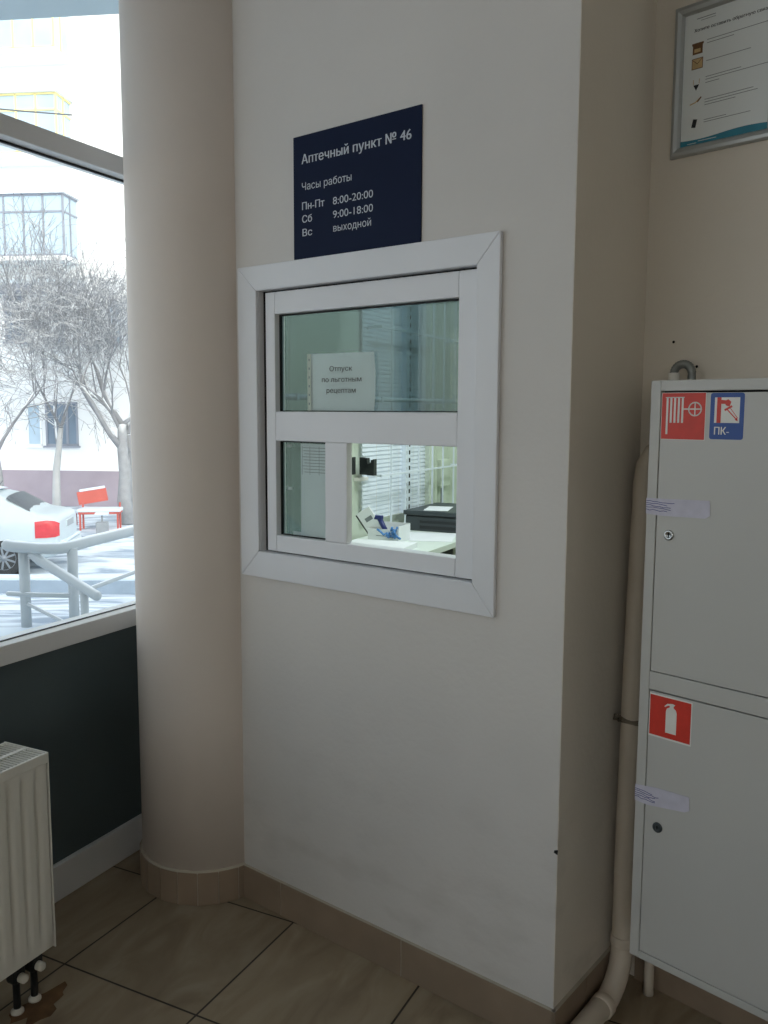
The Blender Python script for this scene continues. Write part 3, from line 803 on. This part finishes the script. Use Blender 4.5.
# perforated shelving post
t = thing('perforated_post', 'white metal shelving post punched with two rows of black slots in the pharmacy window', 'shelf post', PW(4.235, -.012, .955), RW)
mb = MB(); mb.box(0, .075, -.012, .012, .0, 1.48); z = .02
while z < 1.45:
    mb.rect(.012, .022, z, z + .016, -.012, .0006, 1); mb.rect(.046, .062, z, z + .022, -.012, .0006, 1); z += .042
mb.build('post', [M_blind, M_hole], t)
# grille
t = thing('window_grille', 'white painted steel bar grille in front of the pharmacy blind', 'grille', PW(3.84, -.075, .9), RW)
for x in (.12, .29, .455, .64, .79, .95):
    MB().box(x, x + .008, -.004, .004, .0, 1.6).build('bar', M_blind, t)
MB().box(0, 1.03, -.006, .004, .278, .287).build('bar', M_blind, t)
MB().box(0, 1.03, -.008, .004, 1.0, 1.012).build('bar', M_blind, t)
for x in (.0, 1.018):
    for z in (.278, 1.0): MB().box(x, x + .012, -.006, .0945, z, z + .012).build('bracket', M_blind, t)
# dark clamps on the grille
for i, (x, y, z, lab) in enumerate(((3.765, -.016, 1.195, 'black notched plastic bracket fixed beside the left edge of the pharmacy blind'), (3.655, .012, 1.205, 'small black plastic bracket on the green wall, mostly hidden by the hatch mullion'))):
    mb = MB(); a, b_ = (.078, .082) if i == 0 else (.05, .085)
    mb.plate([(0, 0), (a, -.004), (a, b_ - .006), (a * .80, b_ - .012), (a * .74, b_ * .66), (a * .55, b_ * .62), (a * .50, b_ - .002), (0, b_)], 0, .03)
    mb.box(.0, .02, -.002, .03, .02, .05)
    tag(mb.build('black_bracket', M_blackpl, None, PW(x, y, z), RW - PI / 2), lab, 'bracket')
# ledge, green reveals and junction box
o = MB().box(0, .09, 0, .035, 0, .018, b=.003).build('wall_ledge', M_stick, None, PW(3.74, -.0155, 1.16), RW); tag(o, 'short white ledge on the green wall beside the blind', 'ledge')
t = thing('junction_box', 'pale green cable box with a trunking strip on the pharmacy wall', 'cable box', PW(4.72, .0195, 1.06), RW)
MB().box(0, .14, -.05, 0, 0, .16, b=.006).build('box', M_green, t); MB().box(.03, .075, -.03, 0, -.17, 0).build('trunking', M_green, t); MB().box(.09, .125, -.03, 0, -.17, 0).build('trunking', M_green, t)
MB().box(.035, .07, -.0305, -.03, -.165, -.01).build('shadow_strip', M_darkgrey, t)  # dark strip painting in the shadow below the cable box
mb = MB(); mb.box(0, .05, -.05, 0, 0, 2.0, b=.004).box(.05, .12, -.012, 0, 0, 2.0).box(.12, .15, -.035, 0, 0, 2.0, b=.004)
tag(mb.build('cable_trunking', M_green, None, PW(4.545, .0195, .885), RW), 'vertical pale green trunking beside the pharmacy blind', 'trunking')
t = thing('wall_pipe', 'thin white pipe running level along the pharmacy window wall above the brackets', 'pipe', PW(2.75, -.115, 1.555), RW)
MB().tube([(0, 0, 0), (1, 0, 0), (2.15, 0, 0)], .011, 12).build('pipe', M_blind, t)
for x in (.25, 1.0, 1.75): MB().box(x, x + .02, -.014, .134 if x < 1.1 or x > 1.7 else .09, -.014, .014, b=.002).build('pipe_bracket', M_blind, t)
# table
t = thing('counter_table', 'pale laminate table under the pharmacy window', 'table', PW(3.0, -.47, 0), RW)
MB().box(0, 1.93, 0, .47, .852, .88, b=.002).build('table_top', M_table, t)
for x in (.05, 1.84):
    for y in (.03, .40): MB().box(x, x + .04, y, y + .04, 0, .852).build('leg', M_table, t)
MB().box(.09, 1.84, .41, .425, .45, .852).build('back_panel', M_darkgrey, t)
# printer
t = thing('printer', 'dark grey flatbed printer standing on the pharmacy table', 'printer', PW(4.13, -.46, .8805), RW)
MB().box(0, .43, .0, .39, 0, .076, b=.006).build('body', M_darkgrey, t)
MB().box(-.006, .436, -.004, .394, .082, .106, b=.006).build('lid', M_darkgrey, t)
mb = MB(); mb.box(-.0015, .0, .03, .30, .012, .030).box(-.0015, 0, .03, .30, .042, .056); mb.build('paper_slot', M_blackpl, t)
MB().box(.01, .42, .01, .38, .076, .082).build('hinge_gap', M_blackpl, t)
o = MB().box(0, .21, 0, .13, 0, .0012).build('paper_sheet', M_paper, None, PW(4.17, -.30, .9875), RW + .25); tag(o, 'white sheet lying on the dark printer lid', 'paper')
def sheets(name, label, x, y, z, rz, w_, d_, t_):
    o = MB().box(0, w_, 0, d_, 0, t_).build(name, M_paper, None, PW(x, y, z), RW + rz); tag(o, label, 'paper'); return o
sheets('paper_stack', 'thick white stack of paper at the near end of the pharmacy table', 3.42, -.40, .8805, .12, .21, .30, .022)
sheets('paper_sheet', 'loose white sheet on the pharmacy table in front of the printer', 3.84, -.46, .8805, .3, .297, .21, .002)
sheets('paper_sheet', 'white sheet beside the carton, partly under the loose sheet', 3.84, -.24, .8805, -.1, .21, .15, .001)
# carton with things in it
t = thing('carton_box', 'small open white carton on the pharmacy table', 'carton', PW(3.70, -.275, .8805), RW)
mb = MB(); mb.box(0, .13, .03, .195, 0, .003); mb.box(0, .003, .03, .195, .003, .060); mb.box(.127, .13, .03, .195, .003, .080); mb.box(.003, .127, .03, .033, .003, .077); mb.box(.003, .127, .192, .195, .003, .062)
mb.box(-.0006, 0, .09, .15, .026, .029, 1); mb.box(-.0006, 0, .05, .08, .02, .024, 1)
mb.build('carton', [M_paper, M_grey_ink], t)
R = Matrix.Translation(PW(3.722, -.10, .886)) @ Matrix.Rotation(RW, 4, 'Z')
mb = MB(); Q = Matrix.Rotation(math.radians(-32), 4, 'X') @ Matrix.Rotation(math.radians(-12), 4, 'Y')
mb.box(0, .012, -.075, .005, .0, .145, 0, Q, b=.002); mb.box(-.001, .0, -.06, -.02, .085, .105, 1, Q); mb.box(.001, .011, .005, .012, .03, .14, 2, Q)
o = mb.build('card_folder', [M_paper, M_grey_ink, M_blackpl]); o.matrix_world = R; tag(o, 'white card folder with a black edge leaning in the carton', 'folder')
mb = MB(); mb.tube([(0, 0, .004), (.004, .035, .06), (.006, .062, .105)], .012, 12, rs=[.011, .012, .013]); mb.box(-.008, .018, .045, .085, .098, .118, 0, None, b=.004)
o = mb.build('navy_marker', M_navypen, None, PW(3.712, -.195, .886), RW); tag(o, 'dark blue marker standing in the carton', 'marker')
rnd = random.Random(4); mb = MB()
for k in range(7):
    p = Vector((rnd.uniform(0, .02), rnd.uniform(-.02, .04), rnd.uniform(.0, .02))); pts = [p]
    for j in range(5): p = p + Vector((rnd.uniform(-.006, .006), rnd.uniform(-.016, .018), rnd.uniform(-.010, .022))); pts.append(p)
    mb.tube(pts, .0055, 6)
o = mb.build('blue_film', M_bluefoil, None, PW(3.672, -.215, .905), RW); tag(o, 'crumpled blue plastic strip hanging over the carton edge', 'plastic strip')

# ------------------------------------------------------------------ outside: ground, canopy
GZ = -1.35
mb = MB(); rnd = random.Random(11)
ys = [1.2, 3, 5, 6.0, 6.6, 7.5, 9, 10.5, 12, 13, 13.9, 14.0, 15.5, 18, 21, 26, 34, 60]
zs = [-.12, -.10, -.06, -.03, -.08, -.30, -.62, -.95, -1.2, -1.3, -1.34, -1.35, -1.35, -1.33, -1.35, -1.35, -1.35, -1.35]
xs = [-60, -40, -25, -18] + [-14 + i * .5 for i in range(40)] + [8, 14, 25, 40]
vs = [(x, y, z + rnd.uniform(-.02, .02) * (y > 3)) for y, z in zip(ys, zs) for x in xs]; k = len(xs)
# the street lies beyond the window wall and beyond the pharmacy
def outside(p): return (Vector((p[0], p[1], 0)) - OW).dot(yW) > .1
fs = []
for i in range(len(ys) - 1):
    for j in range(k - 1):
        q = (i * k + j, i * k + j + 1, (i + 1) * k + j + 1, (i + 1) * k + j)
        if all(outside(vs[a]) for a in q): fs.append(q)
M_ground = snow_mix('snowy_asphalt', hx('aebccb'), 0.9, 0.85, 0.12, 0.9)
nt = M_ground.node_tree; b = nt.nodes['Principled BSDF']
for l in list(b.inputs['Base Color'].links): nt.links.remove(l)
tc = nt.nodes.new('ShaderNodeTexCoord'); n = nt.nodes.new('ShaderNodeTexNoise'); n.inputs['Scale'].default_value = 1.3; n.inputs['Detail'].default_value = 7; n.inputs['Distortion'].default_value = .6
mp = nt.nodes.new('ShaderNodeMapping'); mp.inputs['Scale'].default_value = (.7, 2.0, 1); nt.links.new(tc.outputs['Object'], mp.inputs[0]); nt.links.new(mp.outputs[0], n.inputs['Vector'])
cr = nt.nodes.new('ShaderNodeValToRGB'); cr.color_ramp.elements[0].position = .40; cr.color_ramp.elements[0].color = (*hx('8fa0b2'), 1); cr.color_ramp.elements[1].position = .56; cr.color_ramp.elements[1].color = (*hx('d6e2ec'), 1)  # cool daylight cast is put into both ground colours
nt.links.new(n.outputs['Fac'], cr.inputs['Fac']); nt.links.new(cr.outputs['Color'], b.inputs['Base Color'])
struct(MB().add(vs, fs, 0, False).build('ground', M_ground))
# low kerbs across the street
for nm, (x0, x1, Y, z0, z1, d) in (('kerb', (-14, 4, 13.2, -1.32, -1.10, .25)), ('kerb', (-3.9, 4, 16.6, -1.36, -1.16, .3))):
    mb = MB(); mb.box(x0, x1, 0, d, z0, z1, 0, b=.02); mb.box(x0, x1, .01, d + .02, z1 - .005, z1 + .05, 1, b=.02)
    struct(mb.build(nm, [M_kerb, M_snow], None, (0, Y, 0), 0))
# canopy over the entrance: its front edge runs almost square to the view
e0, e1 = Vector((-1.799, 4.315, 0)), Vector((-1.232, 4.243, 0)); d = (e1 - e0).normalized()
def on_w(p, v=.16):   # where the edge line meets the window wall line
    return p
a = e0 - d * 6.0
t_ = ((OW - e0).dot(yW) + .16) / d.dot(yW); b_ = e0 + d * t_
c_ = PW(-3.4, .16)
struct(MB().prism([(a.x, a.y), (b_.x, b_.y), (c_.x, c_.y), (a.x - 1, a.y - 4)], 3.3, 3.48).build('ceiling_canopy', M_canopy))

# ------------------------------------------------------------------ low tubular railing
t = thing('tube_railing', 'snow-dusted grey tubular railing just outside the window', 'railing', at(24, 629, 6.05))
o0 = Vector(t.location)
def L_(q): return [Vector(p) - o0 for p in q]
yt = [at(7, 545, 6.0), at(14, 546.3, 6.0), at(40, 548.5, 5.98), at(60, 548.3, 6.0), at(70, 546.5, 6.05), at(90, 541, 6.25), at(139, 529, 6.8), at(190, 517, 7.4), at(240, 507.5, 8.0)]
def cap(pts, r):
    p0 = pts[0]; d = (p0 - pts[1]).normalized()
    return [p0 + d * r * .9, p0 + d * r * .6] + list(pts), [r * .25, r * .75] + [r] * len(pts)
def rnd_end(pts, r, both=False):
    q, rr = cap(pts, r)
    return q, rr
q, rr = rnd_end(yt, .041); MB().tube(L_(q), .041, 14, rs=rr).build('top_rail', M_rail, t)
q, rr = rnd_end([at(97, 596, 5.8), at(85, 588.5, 5.85), at(40, 560.5, 5.98), at(31, 553, 5.99)], .034); MB().tube(L_(q), .034, 14, rs=rr).build('sloping_rail', M_rail, t)
for (x0, y0, x1, y1, Y, r) in ((23.5, 552, 24.5, 628, 6.02, .036), (72, 548, 73, 640, 6.05, .036), (84, 588, 84.5, 640, 5.86, .028), (190, 520, 189, 600, 7.4, .036)):
    p, p2 = at(x0, y0, Y), at(x1, y1, Y); p2.x = p.x; p2.y = p.y
    MB().tube(L_([p, p2]), r, 14).build('post', M_rail, t)
q, rr = rnd_end([at(8, 593.5, 6.0), at(40, 595, 5.99), at(70, 595.5, 6.03), at(85, 590.5, 6.15), at(136, 571.5, 6.8), at(188, 555, 7.4)], .017); MB().tube(L_(q), .017, 10, rs=rr).build('lower_rail', M_rail, t)
q, rr = rnd_end([at(28, 604, 6.0), at(60, 620, 5.9), at(90, 637, 5.8)], .014); MB().tube(L_(q), .014, 10, rs=rr).build('brace', M_rail, t)
MB().box(-.11, .06, -.06, .07, -.03, .012, b=.01).build('foot_plate', M_rail, t)

# ------------------------------------------------------------------ white car
def Rz(v): return math.atan2(v.y, v.x)
CY = 15.0
corner = at(52, 530, CY)                     # rear corner nearest the window
rear = Vector((.99, .13, 0)).normalized(); head = -rear
RCAR = Rz(head); left = Vector((-head.y, head.x, 0))
# car axes: x forward, y to its left (towards the window), z up; origin on the ground under the middle
LEN, HW = 4.5, .86
org = Vector((corner.x, corner.y, 0)) - rear * (LEN / 2 - .12) - left * (HW - .05); org.z = GZ
t = thing('white_car', 'white saloon car with snow on it parked across the street', 'car', org, RCAR)
# stations: x, half width low, half width belt, z bottom, z belt, half width roof, z roof
ST = [(-2.25, .64, .68, .42, .86, .58, .93), (-2.20, .76, .78, .30, .92, .64, 1.02), (-2.05, .83, .84, .24, .96, .68, 1.06), (-1.86, .85, .86, .22, .97, .67, 1.08), (-1.76, .86, .87, .21, .97, .66, 1.11), (-1.33, .86, .87, .20, .96, .60, 1.36), (-.95, .86, .87, .20, .95, .58, 1.43),
      (0.1, .86, .87, .20, .94, .58, 1.46), (.5, .86, .87, .20, .93, .58, 1.42), (.9, .86, .87, .20, .92, .60, 1.24), (1.25, .86, .86, .20, .91, .68, 1.0), (1.7, .85, .84, .21, .84, .66, .90), (2.05, .80, .78, .25, .72, .58, .79), (2.22, .68, .64, .34, .60, .50, .66)]
vs = []; fs = []
for (x, wl_, wb, zb, zt, wr_, zr) in ST:
    half = [(wl_ * .86, zb), (wl_, zb + .12), (wb * 1.005, (zb + zt) * .52), (wb, zt - .04), (wb * .965, zt + .01), ((wb + wr_) / 2 * .985, (zt + zr) / 2), (wr_, zr - .025), (wr_ * .72, zr), (0, zr + .012)]
    row = [(x, -p[0], p[1]) for p in half[:-1]] + [(x, half[-1][0], half[-1][1])] + [(x, p[0], p[1]) for p in half[-2::-1]]
    vs += row
k = 17
for i in range(len(ST) - 1):
    for j in range(k - 1):
        a = i * k + j; fs.append((a, a + 1, a + k + 1, a + k))
    fs.append((i * k + k - 1, i * k, (i + 1) * k, (i + 1) * k + k - 1))
fs.append(list(range(k))); fs.append(list(range((len(ST) - 1) * k, len(ST) * k))[::-1])
mb = MB(); mb.add(vs, fs, 0, True)
o = mb.build('body', M_carwhite, t, fix=True); md = o.modifiers.new('smooth', 'SUBSURF'); md.levels = 2; md.render_levels = 2
def surf(x, jf, out=.012):
    """point on the car skin at length x and profile place jf (0..16)"""
    i = max(k2 for k2 in range(len(ST) - 1) if ST[k2][0] <= x); f = (x - ST[i][0]) / (ST[i + 1][0] - ST[i][0])
    j = int(jf); g_ = jf - j
    def P(ii, jj): return Vector(vs[ii * k + min(jj, k - 1)])
    p = (P(i, j) * (1 - g_) + P(i, j + 1) * g_) * (1 - f) + (P(i + 1, j) * (1 - g_) + P(i + 1, j + 1) * g_) * f
    c = Vector((x, 0, .75)); nn = (p - c).normalized(); return p + nn * out
def patch(name, xs_, js_, mm, out=.012):
    mb = MB(); v = [surf(x, j, out) for x in xs_ for j in js_]; nn = len(js_)
    f = [(a * nn + b2, a * nn + b2 + 1, (a + 1) * nn + b2 + 1, (a + 1) * nn + b2) for a in range(len(xs_) - 1) for b2 in range(nn - 1)]
    return mb.add(v, f, 0, True).build(name, mm, t, fix=True)
LX = lambda a, b2, n_: [a + (b2 - a) * i / n_ for i in range(n_ + 1)]
patch('rear_window', LX(-1.74, -1.34, 6), LX(5.9, 10.1, 10), M_carglass, .004)
patch('windscreen', LX(.62, 1.12, 6), LX(6.0, 10.0, 10), M_carglass, .004)
for (a, b2) in ((-1.18, -.66), (-.58, .02), (.08, .62)):
    patch('side_window', LX(a, b2, 5), LX(11.05, 11.9, 3), M_carglass, .006); patch('side_window', LX(a, b2, 5), LX(4.1, 4.95, 3), M_carglass, .006)
for js_ in ((12.0, 13.9), (2.1, 4.0)):
    up = js_[0] > 8
    mb = MB(); v = []; xs_ = LX(-2.235, -1.86, 6)
    for i, x in enumerate(xs_):
        f_ = i / 6
        top, bot = (js_[0] + .95 * f_ ** 1.3, js_[1]) if up else (js_[1] - .95 * f_ ** 1.3, js_[0])
        for j in range(5): v.append(surf(x, top + (bot - top) * j / 4, .008))
    mb.add(v, [(a * 5 + b2, a * 5 + b2 + 1, (a + 1) * 5 + b2 + 1, (a + 1) * 5 + b2) for a in range(6) for b2 in range(4)], 0, True).build('tail_light', M_tail, t, fix=True)
MB().box(-2.262, -2.235, -.27, .27, .76, .90, b=.01).box(-2.268, -2.26, -.25, .25, .775, .885, 1).build('number_plate', [M_carwhite, M_plate], t)
MB().box(-2.32, -2.10, -.70, .70, .34, .52, b=.06).build('rear_bumper', M_carwhite, t)
MB().box(-2.30, -2.1, -.66, .66, .525, .57, b=.02).build('bumper_snow', M_snow, t)
MB().box(-1.2, -.85, .74, .90, 0.93, .95).build('trim', M_carwhite, t)
for (x, y) in ((-1.33, .80), (-1.33, -.80), (1.35, .80), (1.35, -.80)):
    sgn = 1 if y > 0 else -1
    R = Matrix.Translation((x, y - sgn * .1, .31)) @ Matrix.Rotation(-sgn * PI / 2, 4, 'X')
    wv = MB().lathe([(.20, 0), (.30, 0), (.315, .03), (.315, .16), (.295, .19), (.215, .19), (.21, .17)], 28, 0, R).build('wheel', M_tyre, t)
    mb = MB(); mb.lathe([(.21, .15), (.205, .175), (.19, .165), (.185, .12)], 28, 0, R)
    for q_ in range(9):
        a = q_ * 2 * PI / 9
        mb.box(.03, .195, -.018, .018, .150, .172, 0, R @ Matrix.Rotation(a, 4, 'Z'), b=.004)
    mb.lathe([(.05, .14), (.05, .178), (0, .182)], 14, 0, R); mb.build('rim', M_rim, wv)
    MB().lathe([(.33, .05), (.375, .06), (.385, .12), (.33, .13)], 28, 0, R).build('wheel_arch', M_hole, t)
MB().tube([(-1.0, 0, 1.42), (-1.12, 0, 1.58)], .008, 8).build('aerial', M_cable, t)
patch('roof_snow', LX(-1.1, .5, 8), LX(6.6, 9.4, 6), M_snow, .03)

# ------------------------------------------------------------------ red bench and bin
bp = at(101, 535, 20.6)
t = thing('red_bench', 'red bench with snow on its seat and backrest across the street', 'bench', (bp.x, bp.y, GZ), math.radians(8))
def lb(x, y, z): return (x, y, z)
MB().box(-.50, .45, -.05, .40, .40, .45, b=.01).build('seat', M_benchred, t)
MB().box(-.52, .47, -.07, .42, .45, .53, b=.03).build('seat_snow', M_snow, t)
R = Matrix.Translation((-.42, .42, .78)) @ Matrix.Rotation(math.radians(-9), 4, 'Y')
MB().box(-.17, .52, -.02, .03, -.18, .13, 0, R, b=.01).build('backrest', M_benchred, t)
MB().box(-.10, .50, -.04, .05, .125, .185, 0, R, b=.02).build('backrest_snow', M_snow, t)
for x, y in ((-.46, -.02), (.40, -.02), (-.46, .36), (.40, .36)):
    MB().box(x - .02, x + .02, y - .02, y + .02, 0, .40 if y < .3 else .64).build('leg', M_benchred, t)
t = thing('litter_bin', 'small grey square litter bin with snow on top in front of the red bench', 'bin', (at(104, 537, 20.0).x, 19.9, GZ), .2)
MB().box(-.13, .13, -.12, .12, 0, .30, b=.015).build('bin', M_bin, t); MB().box(-.02, .02, -.02, .02, .30, .46).build('stem', M_bin, t)
MB().box(-.15, .15, -.14, .14, .46, .52, b=.03).build('snow_cap', M_snow, t)

# ------------------------------------------------------------------ apartment building
fb = at(60, 508, 25.9); fb.z = GZ
RB = math.radians(-6.5); uB = Vector((math.cos(RB), math.sin(RB), 0)); yB = Vector((-math.sin(RB), math.cos(RB), 0))
def fac(x, y, off=0.0):
    """facade place (along, height) seen at pixel x, y on the plane off metres in front of the wall"""
    d = RT * ((x - 384) / F_PX) + DN * ((y - 512) / F_PX) + FW
    P0 = fb - yB * off
    p = EYE + d * ((P0 - EYE).dot(yB) / d.dot(yB)) - fb
    return p.dot(uB), p.z
t = thing('apartment_building', 'white apartment building with glazed balconies behind the trees', 'building', fb, RB)
MB().box(-26, 16, 0, 8, 1.04, 24).build('wall', M_facade, t)
MB().box(-26, 16, -.06, 8, 0, 1.06).build('plinth', M_plinth, t)
MB().box(-26.2, 16.2, -.4, 8.2, 24, 24.4).build('roof', M_balgrey, t)
def window(x0, y0, x1, y1, pane=M_panedark, fm=M_balgrey, n_=2):
    a0, z1 = fac(x0, y0); a1, z0 = fac(x1, y1)
    if a1 < a0: a0, a1 = a1, a0
    mb = MB(); f_ = .06
    mb.box(a0, a0 + f_, -.03, .05, z0, z1).box(a1 - f_, a1, -.03, .05, z0, z1).box(a0, a1, -.03, .05, z0, z0 + f_).box(a0, a1, -.03, .05, z1 - f_, z1)
    for i in range(1, n_):
        x = a0 + (a1 - a0) * i / n_; mb.box(x - .035, x + .035, -.03, .05, z0, z1)
    mb.box(a0 - .05, a1 + .05, -.10, 0, z0 - .05, z0)
    w_ = mb.build('window', fm, t); MB().rect(a0 + .02, a1 - .02, z0 + .02, z1 - .02, -.004, .004).build('pane', pane, w_)
window(26, 402, 43, 446, M_pane, M_facade, 1); window(45, 402, 79, 446, M_panedark, M_balgrey, 3)
window(4, 296, 26, 342); window(55, 296, 70, 344); window(-40, 402, -14, 446, M_pane); window(108, 300, 122, 345, M_pane)
window(150, 402, 180, 446, M_pane); window(150, 296, 180, 342); window(150, 200, 180, 248)
for x0, y0 in ((-150, 402), (-150, 296), (-150, 200), (-150, 100)): window(x0, y0, x0 + 30, y0 + 46, M_pane)
a0, zt = fac(-60, 287); a1, zb = fac(86, 293)
MB().box(a0, a1, -.5, 0, zb, zt).build('balcony_slab', M_balgrey, t)
MB().box(a0, a1, -.52, 0, zt, zt + .12, b=.03).build('snow', M_snow, t)
D = .85
def balcony(z0, z1, xl, xr, fm, slab_m, lower=True):
    mb = MB(); mb.box(xl - .05, xr + .05, -D - .05, 0, z0 - .12, z0); mb.box(xl - .12, xr + .12, -D - .12, 0, z1, z1 + .16)
    bal = mb.build('balcony', slab_m, t)
    fm_b = MB(); f_ = .05; ht = z1 - z0
    n_ = 8; w_ = (xr - xl) / n_
    for i in range(n_ + 1):
        x = xl + i * w_; fm_b.box(x - f_ / 2, x + f_ / 2, -D - .02, -D + .04, z0, z1)
    for zz in (z0, z0 + ht * .70, z1 - f_): fm_b.box(xl, xr, -D - .02, -D + .04, zz, zz + f_); fm_b.box(xr - .04, xr + .02, -D, 0, zz, zz + f_)
    fm_b.box(xr - .04, xr + .02, -D * .5 - .03, -D * .5 + .03, z0, z1)
    fm_b.build('balcony_frame', fm, bal)
    MB().add([(xl, -D + .01, z0), (xr, -D + .01, z0), (xr, -D + .01, z1), (xl, -D + .01, z1), (xr - .01, 0, z0), (xr - .01, 0, z1)], [(0, 1, 2, 3), (1, 4, 5, 2)]).build('balcony_pane', M_pane, bal)
xr, z1 = fac(62, 193, D); _, z0 = fac(62, 255.5, D)
balcony(z0, z1, xr - 4.6, xr, M_balgrey, M_facade)
xr2, zz1 = fac(55, 92, D); _, zz0 = fac(55, 152, D)
balcony(zz0, zz1, xr2 - 4.6, xr2, M_yellow, M_facade)
balcony(zz1 + 1.15, zz1 + 3.0, xr2 - 4.6, xr2, M_yellow, M_facade)
# overhead cable
p0, p1 = at(-160, 91, 19), at(72, 115, 25)
mb = MB(); mb.tube([p0.lerp(p1, i / 12) - Vector((0, 0, .04 * math.sin(PI * i / 12))) - p0 for i in range(13)], .02, 6)
tag(mb.build('overhead_cable', M_cable, None, p0), 'thin dark cable strung across the street to the building', 'cable')

# ------------------------------------------------------------------ bare trees with snow
def tree(name, label, base_px, Y, height, lean, seed, limed=False, trunk_r=.14, forks=None, spread=1.0):
    rnd = random.Random(seed); b0 = at(base_px, 515, Y); b0.z = GZ
    t = thing(name, label, 'tree', b0, 0, 'bare snowy trees across the street')
    tr = MB(); br = MB(); count = [0]
    def grow(p, d, L, r, lev):
        if count[0] > 2600: return
        count[0] += 1
        n_ = 4 if lev < 2 else 3; pts = [p]; q = p.copy(); dd = d.copy()
        for i in range(n_):
            dd = (dd + Vector((rnd.uniform(-.16, .16), rnd.uniform(-.16, .16), rnd.uniform(-.05, .10 if lev < 3 else .02)))).normalized(); q = q + dd * L / n_; pts.append(q)
        rs = [max(r * (1 - .45 * i / n_), .006) for i in range(n_ + 1)]
        (br if lev else tr).tube(pts, r, 8 if lev == 0 else (5 if lev < 3 else 3), rs=rs, cap=lev < 2)
        if lev >= 6: return
        for i in range(2, n_ + 1):
            m_ = (3 if lev == 0 else 2) if i == n_ else (1 if lev else 1)
            if lev == 0 and i < n_ - 1: m_ = 0
            for _ in range(m_ + (1 if lev in (2, 3) and rnd.random() < .6 else 0)):
                a = rnd.uniform(0, 2 * PI); sp = rnd.uniform(.45, .95) * spread
                o_ = dd.orthogonal().normalized(); o_ = Matrix.Rotation(a, 3, dd) @ o_
                nd = (dd * math.cos(sp) + o_ * math.sin(sp)); nd.z += .10; nd.normalize()
                grow(pts[i], nd, L * rnd.uniform(.62, .82), rs[i] * rnd.uniform(.55, .75), lev + 1)
    grow(Vector((0, 0, 0)), Vector(lean).normalized(), height * .34, trunk_r, 0)
    tr.build('trunk', M_limed if limed else M_trunk, t); br.build('branches', M_bark, t)
tree('bare_tree', 'bare snowy tree rising behind the white car at the left edge of the window', 2, 21.0, 7.0, (.03, 0, 1), 3, trunk_r=.13)
tree('bare_tree', 'bare snowy tree with pale limewashed trunk in the middle of the window', 57, 24.3, 7.0, (.05, 0, 1), 8, True, .13)
tree('bare_tree', 'thick forked snowy tree beside the round column behind the red bench', 127, 21.8, 7.4, (-.16, 0, 1), 5, trunk_r=.20)
tree('bare_tree', 'thin snowy tree half hidden by the round column, right of the thick forked tree', 134, 22.6, 6.6, (.05, 0, 1), 21, trunk_r=.15)

# ------------------------------------------------------------------ light
wd = bpy.data.worlds.new('world'); bpy.context.scene.world = wd; wd.use_nodes = True
nt = wd.node_tree; bg = nt.nodes['Background']
sky = nt.nodes.new('ShaderNodeTexSky'); sky.sky_type = 'NISHITA'; sky.sun_disc = False
sky.sun_elevation = math.radians(24); sky.sun_rotation = math.radians(150); sky.air_density = 1.0; sky.dust_density = 3.0; sky.ozone_density = 1.0
mxw = nt.nodes.new('ShaderNodeMix'); mxw.data_type = 'RGBA'; mxw.inputs['Factor'].default_value = 0.72
mxw.inputs['B'].default_value = (3.25, 3.22, 3.2, 1)
nt.links.new(sky.outputs['Color'], mxw.inputs['A']); nt.links.new(mxw.outputs['Result'], bg.inputs['Color'])
bg.inputs['Strength'].default_value = 0.50


def area(name, loc, sx, sy, power, col, rot=(0, 0, 0)):
    l = bpy.data.lights.new(name, 'AREA'); l.shape = 'RECTANGLE'; l.size = sx; l.size_y = sy; l.energy = power; l.color = col
    o = bpy.data.objects.new(name, l); C.objects.link(o); o.location = loc; o.rotation_euler = rot
    return o


def ceiling_lamp(name, label, p, rz, sx, sy, power, col):
    t = thing(name, label, 'ceiling light', p, rz)
    MB().box(-sx / 2, sx / 2, -sy / 2, sy / 2, -.05, 0, b=.004).build('housing', M_stick, t)
    o = area('lamp', Vector((0, 0, -.06)), sx * .96, sy * .92, power, col); o.parent = t


ceiling_lamp('ceiling_light', 'long fluorescent ceiling light inside the pharmacy', PW(3.6, -1.1, 2.999), RW, 1.2, .5, 36, (.86, .96, 1.0))

sl = bpy.data.lights.new('street_fill_sun', 'SUN'); sl.energy = 1.6; sl.angle = math.radians(70); sl.color = (1.0, .97, .92)  # added soft sun lamp that brightens only the street outside
so = bpy.data.objects.new('street_fill_sun', sl); C.objects.link(so)
so.rotation_euler = Vector((-.2, .95, -.35)).to_track_quat('-Z', 'Y').to_euler(); so.location = (0, -10, 20)
sc = bpy.context.scene
sc.view_settings.view_transform = 'Standard'; sc.view_settings.look = 'None'; sc.view_settings.exposure = 0.0
